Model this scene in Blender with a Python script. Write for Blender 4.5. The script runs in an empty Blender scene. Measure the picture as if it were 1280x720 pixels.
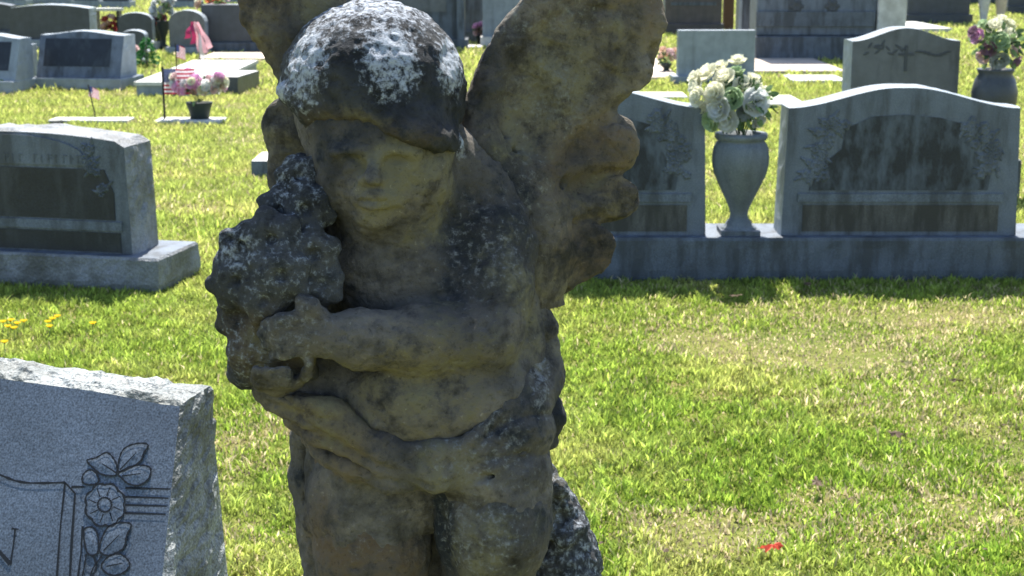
import bpy, math, random
import numpy as np
from mathutils import Vector, Matrix

random.seed(7)
rng = np.random.default_rng(11)
sc = bpy.context.scene
COL = sc.collection
R = math.radians

# ------------------------------------------------------------------ camera maths
F = 2000.0
H = 1.45
PITCH = R(12.2)
CP, SP = math.cos(PITCH), math.sin(PITCH)

def ray(u, v):
    a = (u - 640.0) / F
    b = (360.0 - v) / F
    return Vector((a, CP + b * SP, -SP + b * CP))

def G(u, v, z=0.0):
    d = ray(u, v)
    t = (z - H) / d.z
    return Vector((d.x * t, d.y * t, z))

def D(u, v, Y):
    d = ray(u, v)
    t = Y / d.y
    return Vector((d.x * t, Y, H + d.z * t))

def P(u, v, w=0.0):
    return D(u, v, 2.0 + w / 1000.0)

# ------------------------------------------------------------------ object helpers
def tag(o, label=None, cat=None, group=None, kind=None):
    if label: o['label'] = label
    if cat: o['category'] = cat
    if group: o['group'] = group
    if kind: o['kind'] = kind
    return o

def empty(name, loc, rz=0.0, label=None, cat=None, group=None):
    o = bpy.data.objects.new(name, None)
    COL.objects.link(o)
    o.empty_display_size = 0.1
    o.location = loc
    o.rotation_euler = (0, 0, rz)
    return tag(o, label, cat, group)

def link_mesh(name, me, mat=None, parent=None, loc=None, smooth=False):
    o = bpy.data.objects.new(name, me)
    COL.objects.link(o)
    if mat is not None:
        mats = mat if isinstance(mat, (list, tuple)) else [mat]
        if len(me.materials) == 0:
            for m in mats: me.materials.append(m)
    if parent is not None: o.parent = parent
    if loc is not None: o.location = loc
    if smooth:
        me.polygons.foreach_set('use_smooth', [True] * len(me.polygons))
    return o

class MB:
    """collects shapes into one mesh"""
    def __init__(s): s.v = []; s.f = []; s.m = []
    def add(s, vs, fs, mi=0):
        b = len(s.v)
        s.v += [tuple(x) for x in vs]
        s.f += [tuple(b + i for i in f) for f in fs]
        s.m += [mi] * len(fs)
    def box(s, x0, x1, y0, y1, z0, z1, mi=0):
        vs = [(x0,y0,z0),(x1,y0,z0),(x1,y1,z0),(x0,y1,z0),(x0,y0,z1),(x1,y0,z1),(x1,y1,z1),(x0,y1,z1)]
        s.add(vs, [(0,3,2,1),(4,5,6,7),(0,1,5,4),(1,2,6,5),(2,3,7,6),(3,0,4,7)], mi)
    def prism(s, pts, y0, y1, mi=0):
        """pts in (x,z); front at y0"""
        n = len(pts)
        vs = [(x, y0, z) for x, z in pts] + [(x, y1, z) for x, z in pts]
        area = sum(pts[i][0]*pts[(i+1)%n][1]-pts[(i+1)%n][0]*pts[i][1] for i in range(n))
        fs = [tuple(range(n)), tuple(range(2*n-1, n-1, -1))]
        for i in range(n):
            j = (i+1) % n
            fs.append((i, n+i, n+j, j))
        if area < 0: fs = [tuple(reversed(f)) for f in fs]
        s.add(vs, fs, mi)
    def tube(s, path, rad, seg=8, mi=0, cap=True):
        path = [Vector(p) for p in path]
        n = len(path)
        rr = rad if isinstance(rad, (list, tuple)) else [rad]*n
        vs = []; fs = []
        up = Vector((0.13, 0.27, 0.95))
        for i, p in enumerate(path):
            t = (path[min(i+1, n-1)] - path[max(i-1, 0)]).normalized()
            a = t.cross(up)
            if a.length < 1e-3: a = t.cross(Vector((1, 0, 0)))
            a.normalize(); b = t.cross(a)
            for k in range(seg):
                an = 2*math.pi*k/seg
                vs.append(p + (a*math.cos(an) + b*math.sin(an))*rr[i])
        for i in range(n-1):
            for k in range(seg):
                k2 = (k+1) % seg
                fs.append((i*seg+k, i*seg+k2, (i+1)*seg+k2, (i+1)*seg+k))
        if cap:
            fs.append(tuple(range(seg-1, -1, -1)))
            fs.append(tuple((n-1)*seg+k for k in range(seg)))
        s.add(vs, fs, mi)
    def lathe(s, prof, seg=32, mi=0, c=(0, 0, 0), wob=0.0):
        vs = []; fs = []
        for (r, z) in prof:
            for k in range(seg):
                an = 2*math.pi*k/seg
                q = r*(1+wob*random.uniform(-1, 1))
                vs.append((c[0]+q*math.cos(an), c[1]+q*math.sin(an), c[2]+z))
        n = len(prof)
        for i in range(n-1):
            for k in range(seg):
                k2 = (k+1) % seg
                fs.append((i*seg+k, i*seg+k2, (i+1)*seg+k2, (i+1)*seg+k))
        fs.append(tuple(range(seg-1, -1, -1)))
        fs.append(tuple((n-1)*seg+k for k in range(seg)))
        s.add(vs, fs, mi)
    def build(s, name, mat, parent=None, loc=None, smooth=False):
        me = bpy.data.meshes.new(name)
        me.from_pydata([tuple(v) for v in s.v], [], s.f)
        mats = mat if isinstance(mat, (list, tuple)) else [mat]
        for m in mats: me.materials.append(m)
        if len(mats) > 1: me.polygons.foreach_set('material_index', s.m)
        me.update()
        return link_mesh(name, me, None, parent, loc, smooth)

# ------------------------------------------------------------------ noise (numpy)
def _hash(ix, iy, iz, seed):
    h = (ix.astype(np.int64)*374761393 + iy.astype(np.int64)*668265263 + iz.astype(np.int64)*2147483647 + seed*974634777)
    h = (h ^ (h >> 13)) * 1274126177
    h = h ^ (h >> 16)
    return (h & 0xFFFF).astype(np.float32) / 65535.0

def vnoise(p, scale, seed=0):
    q = np.asarray(p, dtype=np.float64) * scale
    i = np.floor(q).astype(np.int64)
    f = (q - i); f = f*f*(3-2*f)
    out = 0
    for dx in (0, 1):
        for dy in (0, 1):
            for dz in (0, 1):
                w = (f[:,0] if dx else 1-f[:,0])*(f[:,1] if dy else 1-f[:,1])*(f[:,2] if dz else 1-f[:,2])
                out = out + w*_hash(i[:,0]+dx, i[:,1]+dy, i[:,2]+dz, seed)
    return out*2-1

def fbm(p, scale, octs=4, seed=0, gain=0.5):
    a = 1.0; t = 0; s = 0
    for o in range(octs):
        t = t + a*vnoise(p, scale*2**o, seed+o*17); s += a; a *= gain
    return t/s

# ------------------------------------------------------------------ materials
def new_mat(name):
    m = bpy.data.materials.new(name); m.use_nodes = True
    nt = m.node_tree
    b = nt.nodes['Principled BSDF']
    return m, nt, b

def plain(name, c, rough=0.7, spec=0.3, var=0.12, scale=30.0, bump=0.0, transl=0.0):
    m, nt, b = new_mat(name)
    N = nt.nodes; L = nt.links
    tc = N.new('ShaderNodeTexCoord')
    no = N.new('ShaderNodeTexNoise'); no.inputs['Scale'].default_value = scale; no.inputs['Detail'].default_value = 4
    L.new(tc.outputs['Object'], no.inputs['Vector'])
    mx = N.new('ShaderNodeMix'); mx.data_type = 'RGBA'
    L.new(no.outputs['Fac'], mx.inputs['Factor'])
    mx.inputs['A'].default_value = (*[x*(1-var) for x in c], 1)
    mx.inputs['B'].default_value = (*[min(1, x*(1+var)) for x in c], 1)
    L.new(mx.outputs['Result'], b.inputs['Base Color'])
    b.inputs['Roughness'].default_value = rough
    b.inputs['Specular IOR Level'].default_value = spec
    if bump > 0:
        bp = N.new('ShaderNodeBump'); bp.inputs['Strength'].default_value = bump; bp.inputs['Distance'].default_value = 0.01
        L.new(no.outputs['Fac'], bp.inputs['Height']); L.new(bp.outputs['Normal'], b.inputs['Normal'])
    if transl > 0:
        tr = N.new('ShaderNodeBsdfTranslucent'); L.new(mx.outputs['Result'], tr.inputs['Color'])
        ms = N.new('ShaderNodeMixShader'); ms.inputs[0].default_value = transl
        L.new(b.outputs[0], ms.inputs[1]); L.new(tr.outputs[0], ms.inputs[2])
        L.new(ms.outputs[0], N['Material Output'].inputs['Surface'])
    return m

def ramp(N, pts):
    r = N.new('ShaderNodeValToRGB')
    e = r.color_ramp.elements
    while len(e) > 1: e.remove(e[-1])
    e[0].position = pts[0][0]; e[0].color = (*pts[0][1], 1)
    for p, c in pts[1:]:
        x = e.new(p); x.color = (*c, 1)
    return r

def granite(name, c, speck=0.35, scale=260.0, rough=0.55, stain=0.0, stain_c=(0.04, 0.045, 0.05), bump=0.15, streak=True, sthr=0.5, zs=0.45):
    """speckled granite with weathering streaks that run down the face"""
    m, nt, b = new_mat(name)
    N = nt.nodes; L = nt.links
    tc = N.new('ShaderNodeTexCoord')
    n1 = N.new('ShaderNodeTexNoise'); n1.inputs['Scale'].default_value = scale; n1.inputs['Detail'].default_value = 2
    L.new(tc.outputs['Object'], n1.inputs['Vector'])
    d = tuple(x*(1-speck) for x in c); l = tuple(min(1, x*(1+speck)) for x in c)
    r1 = ramp(N, [(0.32, d), (0.5, c), (0.68, l)])
    L.new(n1.outputs['Fac'], r1.inputs['Fac'])
    n2 = N.new('ShaderNodeTexNoise'); n2.inputs['Scale'].default_value = 5.0; n2.inputs['Detail'].default_value = 6; n2.inputs['Roughness'].default_value = 0.65
    mp = N.new('ShaderNodeMapping'); mp.inputs['Scale'].default_value = (2.2, 2.2, zs) if streak else (1, 1, 1)
    L.new(tc.outputs['Object'], mp.inputs['Vector']); L.new(mp.outputs['Vector'], n2.inputs['Vector'])
    n4 = N.new('ShaderNodeTexNoise'); n4.inputs['Scale'].default_value = 9.0; n4.inputs['Detail'].default_value = 5
    L.new(tc.outputs['Object'], n4.inputs['Vector'])
    r4 = ramp(N, [(0.3, (0.80, 0.80, 0.78)), (0.7, (1.12, 1.12, 1.12))])
    L.new(n4.outputs['Fac'], r4.inputs['Fac'])
    mu = N.new('ShaderNodeMix'); mu.data_type = 'RGBA'; mu.blend_type = 'MULTIPLY'; mu.inputs['Factor'].default_value = 1
    L.new(r1.outputs['Color'], mu.inputs['A']); L.new(r4.outputs['Color'], mu.inputs['B'])
    r2 = ramp(N, [(sthr-0.06, (0, 0, 0)), (sthr+0.10, (1, 1, 1))])
    L.new(n2.outputs['Fac'], r2.inputs['Fac'])
    ms = N.new('ShaderNodeMath'); ms.operation = 'MULTIPLY'; ms.inputs[1].default_value = stain
    L.new(r2.outputs['Color'], ms.inputs[0])
    mx = N.new('ShaderNodeMix'); mx.data_type = 'RGBA'
    L.new(ms.outputs[0], mx.inputs['Factor']); L.new(mu.outputs['Result'], mx.inputs['A']); mx.inputs['B'].default_value = (*stain_c, 1)
    L.new(mx.outputs['Result'], b.inputs['Base Color'])
    b.inputs['Roughness'].default_value = rough
    b.inputs['Specular IOR Level'].default_value = 0.35
    n3 = N.new('ShaderNodeTexNoise'); n3.inputs['Scale'].default_value = 70; n3.inputs['Detail'].default_value = 5
    L.new(tc.outputs['Object'], n3.inputs['Vector'])
    bp = N.new('ShaderNodeBump'); bp.inputs['Strength'].default_value = bump; bp.inputs['Distance'].default_value = 0.01
    L.new(n3.outputs['Fac'], bp.inputs['Height']); L.new(bp.outputs['Normal'], b.inputs['Normal'])
    return m

M = {}
BG = (0.125, 0.150, 0.190)
M['granite'] = granite('blue_grey_granite', BG, stain=0.7, sthr=0.53)
M['granite_mid'] = granite('weathered_granite', (0.10, 0.12, 0.15), stain=0.75, sthr=0.5)
M['granite_rough'] = granite('rock_pitch_granite', (0.22, 0.235, 0.26), stain=0.7, sthr=0.5, bump=0.9, streak=False, stain_c=(0.07, 0.07, 0.06))  # paler than the faces, painting in the brightness of sunlit tops
M['granite_near'] = granite('speckled_granite', (0.095, 0.122, 0.165), speck=0.5, scale=330, bump=0.05, stain=0.12, sthr=0.55)
M['granite_near_rough'] = granite('broken_granite', (0.24, 0.26, 0.26), speck=0.5, scale=260, bump=1.0, stain=0.75, sthr=0.5, streak=False, stain_c=(0.07, 0.075, 0.065))
M['granite_light'] = granite('light_granite', (0.25, 0.29, 0.33), speck=0.2, stain=0.3, sthr=0.58)  # pale stone; as edge band it paints sunlit brightness onto darker stones' tops
M['granite_grey'] = granite('grey_granite', (0.13, 0.14, 0.15), speck=0.3, stain=0.5, sthr=0.56)
M['granite_dark'] = granite('dark_granite', (0.065, 0.073, 0.085), speck=0.3, stain=0.3, rough=0.4)
M['granite_brown'] = granite('brown_granite', (0.10, 0.085, 0.085), speck=0.3, stain=0.3, rough=0.4)
M['panel'] = granite('dark_polished_panel', (0.022, 0.027, 0.036), speck=0.4, stain=0.2, stain_c=(0.13, 0.15, 0.17), sthr=0.57, rough=0.45)
M['panel_drip'] = granite('stained_panel', (0.022, 0.027, 0.036), speck=0.4, stain=0.75, stain_c=(0.10, 0.125, 0.16), sthr=0.50, rough=0.5, zs=0.9)
M['panel_brown'] = granite('mildewed_panel', (0.10, 0.10, 0.095), speck=0.4, stain=0.9, stain_c=(0.035, 0.035, 0.032), sthr=0.45, rough=0.6)
M['granite_urn'] = granite('pale_urn_granite', (0.15, 0.175, 0.20), speck=0.25, stain=0.35, sthr=0.57)
M['carve'] = granite('carved_granite', (0.115, 0.135, 0.165), speck=0.4, stain=0.6, sthr=0.5, bump=0.5)
M['carve_near'] = granite('carved_light_granite', (0.29, 0.325, 0.35), speck=0.55, scale=330, bump=0.3, stain=0.2)
M['engrave'] = plain('engraved_line', (0.02, 0.024, 0.03), 0.9, 0.1)
M['engrave_soft'] = plain('engraved_grey', (0.085, 0.092, 0.10), 0.9, 0.1)
M['concrete'] = granite('pale_concrete', (0.50, 0.42, 0.35), speck=0.15, scale=80, stain=0.5, stain_c=(0.33, 0.27, 0.21), sthr=0.55, streak=False, rough=0.9)
M['concrete_white'] = granite('white_concrete', (0.55, 0.55, 0.53), speck=0.15, scale=80, stain=0.4, stain_c=(0.35, 0.34, 0.31), streak=False, rough=0.9)
M['brown'] = plain('brown_wood', (0.12, 0.07, 0.045), 0.8)
M['black'] = plain('black_metal', (0.02, 0.02, 0.022), 0.5)
M['pot'] = plain('dark_pot', (0.035, 0.045, 0.04), 0.6)
M['white'] = plain('white_plastic', (0.75, 0.75, 0.75), 0.5)
M['flag_red'] = plain('faded_red_cloth', (0.42, 0.06, 0.09), 0.9, 0.1, transl=0.35)
M['flag_white'] = plain('white_cloth', (0.75, 0.73, 0.76), 0.9, 0.1, transl=0.35)
M['flag_blue'] = plain('blue_cloth', (0.06, 0.08, 0.2), 0.9, 0.1, transl=0.2)
M['pink_cloth'] = plain('pink_cloth', (0.75, 0.42, 0.48), 0.9, 0.1, transl=0.35)
M['dark_pink_cloth'] = plain('crimson_cloth', (0.38, 0.04, 0.12), 0.9, 0.1, transl=0.2)
for n, c in dict(cream=(0.80, 0.79, 0.64), whitef=(0.72, 0.74, 0.74), greenw=(0.46, 0.58, 0.36), pink=(0.80, 0.50, 0.70), mauve=(0.32, 0.2, 0.26),
                 orange=(0.72, 0.28, 0.12), peach=(0.78, 0.58, 0.46), red=(0.50, 0.10, 0.10), yellow=(0.85, 0.62, 0.03), palepink=(0.75, 0.58, 0.58), magenta=(0.70, 0.2, 0.62), maroon=(0.16, 0.03, 0.06), grey=(0.36, 0.40, 0.41)).items():
    M[n] = plain(n + '_petal', c, 0.8, 0.1, var=0.2, scale=60, transl=0.35)
M['leaf'] = plain('dull_green_leaf', (0.07, 0.12, 0.055), 0.7, 0.2, var=0.4, transl=0.25)
M['leaf_pale'] = plain('pale_green_leaf', (0.20, 0.30, 0.13), 0.7, 0.2, var=0.4, transl=0.3)
M['leaf_green'] = plain('bright_green_foliage', (0.03, 0.16, 0.035), 0.7, 0.2, var=0.4, transl=0.2)
M['dead_leaf'] = plain('brown_dead_leaf', (0.10, 0.07, 0.045), 0.8, 0.2, var=0.3)
M['red_leaf'] = plain('red_dead_leaf', (0.62, 0.10, 0.06), 0.7, 0.2, var=0.2, transl=0.3)

def stained_stone(name, base, moss_c=(0.205, 0.186, 0.118), white_c=(0.44, 0.48, 0.54), dark_c=(0.026, 0.030, 0.036), rust_c=(0.15, 0.104, 0.060), bump=1.0):
    m, nt, b = new_mat(name)
    N = nt.nodes; L = nt.links
    tc = N.new('ShaderNodeTexCoord')
    at = N.new('ShaderNodeAttribute'); at.attribute_name = 'stain'
    sep = N.new('ShaderNodeSeparateColor'); L.new(at.outputs['Color'], sep.inputs[0])
    n1 = N.new('ShaderNodeTexNoise'); n1.inputs['Scale'].default_value = 28; n1.inputs['Detail'].default_value = 9; n1.inputs['Roughness'].default_value = 0.68
    L.new(tc.outputs['Object'], n1.inputs['Vector'])
    n2 = N.new('ShaderNodeTexNoise'); n2.inputs['Scale'].default_value = 120; n2.inputs['Detail'].default_value = 6; n2.inputs['Roughness'].default_value = 0.7
    L.new(tc.outputs['Object'], n2.inputs['Vector'])
    r1 = ramp(N, [(0.33, tuple(x*0.42 for x in base)), (0.5, base), (0.64, tuple(x*1.6 for x in base))])
    L.new(n1.outputs['Fac'], r1.inputs['Fac'])
    cur = r1.outputs['Color']
    n5 = N.new('ShaderNodeTexNoise'); n5.inputs['Scale'].default_value = 9; n5.inputs['Detail'].default_value = 7; n5.inputs['Roughness'].default_value = 0.6; n5.inputs['Distortion'].default_value = 0.6
    L.new(tc.outputs['Object'], n5.inputs['Vector'])
    r5 = ramp(N, [(0.36, (0.50, 0.52, 0.56)), (0.5, (1, 1, 1)), (0.63, (1.5, 1.46, 1.38))])
    L.new(n5.outputs['Fac'], r5.inputs['Fac'])
    m5 = N.new('ShaderNodeMix'); m5.data_type = 'RGBA'; m5.blend_type = 'MULTIPLY'; m5.inputs['Factor'].default_value = 1
    L.new(cur, m5.inputs['A']); L.new(r5.outputs['Color'], m5.inputs['B']); cur = m5.outputs['Result']
    def layer(cur, chan, col, nz, width, bias=0.0):
        # weight = smoothstep(chan + (noise-.5)*2 - ...)
        a = N.new('ShaderNodeMath'); a.operation = 'SUBTRACT'; L.new(nz, a.inputs[0]); a.inputs[1].default_value = 0.5
        c2 = N.new('ShaderNodeMath'); c2.operation = 'MULTIPLY_ADD'; L.new(a.outputs[0], c2.inputs[0]); c2.inputs[1].default_value = 2.6; L.new(chan, c2.inputs[2])
        mr = N.new('ShaderNodeMapRange'); mr.interpolation_type = 'SMOOTHSTEP'
        mr.inputs['From Min'].default_value = 0.5 - width + bias; mr.inputs['From Max'].default_value = 0.5 + width + bias
        L.new(c2.outputs[0], mr.inputs['Value'])
        # keep it out where the channel is zero
        g = N.new('ShaderNodeMath'); g.operation = 'MULTIPLY'; g.use_clamp = True
        k = N.new('ShaderNodeMath'); k.operation = 'MULTIPLY'; k.use_clamp = True; L.new(chan, k.inputs[0]); k.inputs[1].default_value = 6
        L.new(mr.outputs[0], g.inputs[0]); L.new(k.outputs[0], g.inputs[1])
        mx = N.new('ShaderNodeMix'); mx.data_type = 'RGBA'; L.new(g.outputs[0], mx.inputs['Factor'])
        L.new(cur, mx.inputs['A']); mx.inputs['B'].default_value = (*col, 1)
        return mx.outputs['Result']
    cur = layer(cur, at.outputs['Alpha'], rust_c, n1.outputs['Fac'], 0.5)
    cur = layer(cur, sep.outputs[2], dark_c, n1.outputs['Fac'], 0.35)
    cur = layer(cur, sep.outputs[0], moss_c, n1.outputs['Fac'], 0.4)
    # fine pitting and pale speckle over everything
    r3 = ramp(N, [(0.30, (0.35, 0.35, 0.35)), (0.43, (1, 1, 1)), (0.62, (1.0, 1.0, 1.0)), (0.70, (1.9, 1.9, 1.9))])
    L.new(n2.outputs['Fac'], r3.inputs['Fac'])
    mu = N.new('ShaderNodeMix'); mu.data_type = 'RGBA'; mu.blend_type = 'MULTIPLY'; mu.inputs['Factor'].default_value = 0.8
    L.new(cur, mu.inputs['A']); L.new(r3.outputs['Color'], mu.inputs['B'])
    cur = layer(mu.outputs['Result'], sep.outputs[1], white_c, n2.outputs['Fac'], 0.34)
    L.new(cur, b.inputs['Base Color'])
    b.inputs['Roughness'].default_value = 0.9
    b.inputs['Specular IOR Level'].default_value = 0.25
    ad = N.new('ShaderNodeMath'); ad.operation = 'ADD'; L.new(n1.outputs['Fac'], ad.inputs[0]); L.new(n2.outputs['Fac'], ad.inputs[1])
    bp = N.new('ShaderNodeBump'); bp.inputs['Strength'].default_value = bump; bp.inputs['Distance'].default_value = 0.006
    L.new(ad.outputs[0], bp.inputs['Height']); L.new(bp.outputs['Normal'], b.inputs['Normal'])
    return m

M['stone'] = stained_stone('weathered_cast_stone', (0.132, 0.120, 0.106), white_c=(0.27, 0.28, 0.28))
M['stone_hair'] = stained_stone('blackened_cast_stone', (0.055, 0.057, 0.060))
M['stone_dark'] = stained_stone('lichen_black_stone', (0.075, 0.078, 0.083), white_c=(0.36, 0.40, 0.45), dark_c=(0.035, 0.039, 0.045))
M['stone_wing'] = stained_stone('mossy_cast_stone', (0.122, 0.109, 0.090), white_c=(0.24, 0.24, 0.20))

# ------------------------------------------------------------------ SDF modelling
class Field:
    def __init__(s, lo, hi, h):
        s.lo = np.array(lo, float); s.h = h
        n = np.ceil((np.array(hi)-s.lo)/h).astype(int)+1
        s.n = n
        s.x = (s.lo[0]+np.arange(n[0])*h).astype(np.float32)
        s.y = (s.lo[1]+np.arange(n[1])*h).astype(np.float32)
        s.z = (s.lo[2]+np.arange(n[2])*h).astype(np.float32)
        s.a = np.full(tuple(n), 0.06, np.float32)
    def sl(s, lo, hi, pad):
        i0 = np.clip(np.floor((np.array(lo)-pad-s.lo)/s.h).astype(int), 0, s.n)
        i1 = np.clip(np.ceil((np.array(hi)+pad-s.lo)/s.h).astype(int)+1, 0, s.n)
        S = tuple(slice(a, b) for a, b in zip(i0, i1))
        X = s.x[S[0]][:, None, None]; Y = s.y[S[1]][None, :, None]; Z = s.z[S[2]][None, None, :]
        return S, X, Y, Z
    def comb(s, S, d, k, op):
        a = s.a[S]
        if a.size == 0: return
        if op == 'add':
            if k <= 0: s.a[S] = np.minimum(a, d); return
            h = np.clip(0.5+0.5*(a-d)/k, 0, 1)
            s.a[S] = a+(d-a)*h-k*h*(1-h)
        else:  # subtract
            if k <= 0: s.a[S] = np.maximum(a, -d); return
            h = np.clip(0.5-0.5*(a+d)/k, 0, 1)
            s.a[S] = a+(-d-a)*h+k*h*(1-h)
    def cone(s, p, r1, q, r2, k=0.015, op='add'):
        p = np.array(p, float); q = np.array(q, float); r = max(r1, r2)
        S, X, Y, Z = s.sl(np.minimum(p, q)-r, np.maximum(p, q)+r, k*1.5+0.02)
        ab = q-p; L2 = float(ab@ab)+1e-12
        t = np.clip(((X-p[0])*ab[0]+(Y-p[1])*ab[1]+(Z-p[2])*ab[2])/L2, 0, 1)
        d = np.sqrt((X-p[0]-t*ab[0])**2+(Y-p[1]-t*ab[1])**2+(Z-p[2]-t*ab[2])**2)-(r1+(r2-r1)*t)
        s.comb(S, d, k, op)
    def ell(s, c, r, k=0.015, op='add', rot=None):
        c = np.array(c, float); r = np.array(r, float)
        R_ = max(r)
        S, X, Y, Z = s.sl(c-R_, c+R_, k*1.5+0.02)
        x, y, z = X-c[0], Y-c[1], Z-c[2]
        if rot is not None:   # rotation about the Y axis (in the image plane), degrees, counter-clockwise in the picture
            a = R(rot); x, z = x*math.cos(a)+z*math.sin(a), -x*math.sin(a)+z*math.cos(a)
        k0 = np.sqrt((x/r[0])**2+(y/r[1])**2+(z/r[2])**2)
        k1 = np.sqrt((x/r[0]**2)**2+(y/r[1]**2)**2+(z/r[2]**2)**2)+1e-9
        d = k0*(k0-1)/k1
        s.comb(S, d.astype(np.float32), k, op)
    def path(s, pts, rads, k=0.015, op='add'):
        for i in range(len(pts)-1):
            s.cone(pts[i], rads[i], pts[i+1], rads[i+1], k, op)
    def poly(s, pts, yfun, t, k=0.01, rnd=0.008):
        """pts: closed outline in (x,z); yfun(X,Z) mid surface depth; t half thickness"""
        pts = np.array(pts, float)
        lo = (pts[:,0].min(), s.lo[1], pts[:,1].min()); hi = (pts[:,0].max(), s.y[-1], pts[:,1].max())
        S, X, Y, Z = s.sl(lo, hi, 0.03)
        x = X[:, 0, 0][:, None]; z = Z[0, 0, :][None, :]
        d2 = np.full((x.shape[0], z.shape[1]), 1e9); inside = np.zeros(d2.shape, bool)
        n = len(pts)
        for i in range(n):
            a = pts[i]; b = pts[(i+1) % n]; e = b-a
            t_ = np.clip(((x-a[0])*e[0]+(z-a[1])*e[1])/(e@e+1e-12), 0, 1)
            d2 = np.minimum(d2, (x-a[0]-t_*e[0])**2+(z-a[1]-t_*e[1])**2)
            cond = (a[1] > z) != (b[1] > z)
            xi = (b[0]-a[0])*(z-a[1])/(b[1]-a[1]+1e-12)+a[0]
            inside ^= cond & (x < xi)
        d = np.sqrt(d2); d[inside] *= -1
        d = d[:, None, :]+rnd
        w = np.abs(Y-yfun(X, Z))-(t-rnd)
        dd = np.minimum(np.maximum(d, w), 0)+np.sqrt(np.maximum(d, 0)**2+np.maximum(w, 0)**2)-rnd
        s.comb(S, dd.astype(np.float32), k, 'add')

def surface_nets(A, lo, h):
    ins = A < 0
    nx, ny, nz = A.shape
    cnt = np.zeros((nx-1, ny-1, nz-1), np.int8)
    for dx in (0, 1):
        for dy in (0, 1):
            for dz in (0, 1):
                cnt += ins[dx:nx-1+dx, dy:ny-1+dy, dz:nz-1+dz]
    act = (cnt > 0) & (cnt < 8)
    ci = np.argwhere(act)
    idx = np.full(act.shape, -1, np.int32)
    idx[act] = np.arange(len(ci))
    acc = np.zeros((len(ci), 3)); num = np.zeros(len(ci))
    corners = [(a, b, c) for a in (0, 1) for b in (0, 1) for c in (0, 1)]
    for c0 in corners:
        for ax in range(3):
            if c0[ax] == 1: continue
            c1 = list(c0); c1[ax] = 1
            v0 = A[ci[:,0]+c0[0], ci[:,1]+c0[1], ci[:,2]+c0[2]]
            v1 = A[ci[:,0]+c1[0], ci[:,1]+c1[1], ci[:,2]+c1[2]]
            m = (v0 < 0) != (v1 < 0)
            t = np.where(m, v0/(v0-v1+1e-20), 0)
            p = np.array(c0, float)[None]*np.ones((len(ci), 1)); p[:, ax] += t
            acc += p*m[:, None]; num += m
    V = (ci+acc/num[:, None])*h+np.array(lo)
    faces = []
    for ax in range(3):
        a1, a2 = (ax+1) % 3, (ax+2) % 3
        sl0 = [slice(1, -1)]*3; sl1 = [slice(1, -1)]*3
        sl0[ax] = slice(0, -1); sl1[ax] = slice(1, None)
        s0 = ins[tuple(sl0)]; s1 = ins[tuple(sl1)]
        e = np.argwhere(s0 != s1)
        if len(e) == 0: continue
        flip = s0[e[:,0], e[:,1], e[:,2]]
        base = e.copy()
        for k in (a1, a2): base[:, k] += 1
        def cell(d1, d2):
            q = base.copy(); q[:, a1] += d1; q[:, a2] += d2
            return idx[q[:,0], q[:,1], q[:,2]]
        q = np.stack([cell(-1, -1), cell(0, -1), cell(0, 0), cell(-1, 0)], 1)
        q[~flip] = q[~flip][:, ::-1]
        faces.append(q)
    Fc = np.concatenate(faces)
    return V, Fc

def np_mesh(name, V, Fc):
    me = bpy.data.meshes.new(name)
    k = Fc.shape[1]
    me.vertices.add(len(V)); me.vertices.foreach_set('co', V.astype(np.float32).ravel())
    me.loops.add(Fc.size); me.loops.foreach_set('vertex_index', Fc.astype(np.int32).ravel())
    me.polygons.add(len(Fc)); me.polygons.foreach_set('loop_start', np.arange(0, Fc.size, k, dtype=np.int32))
    me.update(calc_edges=True)
    me.validate()
    return me

def field_object(name, fld, mat, parent, origin, rough=0.0012, stains=None, seed=3, disp=None, smooth_it=1):
    V, Fc = surface_nets(fld.a, fld.lo, fld.h)
    # light laplacian smoothing
    for _ in range(smooth_it):
        acc = np.zeros_like(V); n = np.zeros(len(V))
        for i in range(4):
            a = Fc[:, i]; b = Fc[:, (i+1) % 4]
            np.add.at(acc, a, V[b]); np.add.at(n, a, 1)
            np.add.at(acc, b, V[a]); np.add.at(n, b, 1)
        V = V*0.5+0.5*acc/n[:, None]
    # normals
    fn = np.cross(V[Fc[:,2]]-V[Fc[:,0]], V[Fc[:,3]]-V[Fc[:,1]])
    vn = np.zeros_like(V)
    for i in range(4): np.add.at(vn, Fc[:, i], fn)
    vn /= np.linalg.norm(vn, axis=1)[:, None]+1e-12
    amt = fbm(V, 30, 3, seed)*rough*1.6+fbm(V, 120, 2, seed+5)*rough
    if disp is not None: amt = amt+disp(V)
    V = V+vn*amt[:, None]
    me = np_mesh(name, V-np.array(origin), Fc)
    at = me.attributes.new('stain', 'FLOAT_COLOR', 'POINT')
    c = np.zeros((len(me.vertices), 4), np.float32)
    if stains is not None:
        c = stains(V, vn).astype(np.float32)
    at.data.foreach_set('color', c.ravel())
    return link_mesh(name, me, mat, parent, smooth=True)

def blobs(V, lst):
    """soft weight from a list of (centre, radii, strength) patches on the stone"""
    w = np.zeros(len(V))
    for c, r, s in lst:
        c = np.array(c); r = np.array(r if hasattr(r, '__len__') else (r, r, r), float)
        d = np.sqrt((((V-c)/r)**2).sum(1))
        w = np.maximum(w, s*np.clip(1.6-d, 0, 1))
    return w

# ================================================================== CHERUB STATUE
SB = Vector((-0.10, 2.03, 0.0))
statue = empty('cherub_statue', SB, 0, 'large weathered winged stone cherub holding a bouquet against its chest', 'statue')
h0 = 0.0033
mm = lambda r: r/1000.0

body = Field((-0.36, 1.80, 0.40), (0.12, 2.22, 1.45), h0)
B = body
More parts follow.
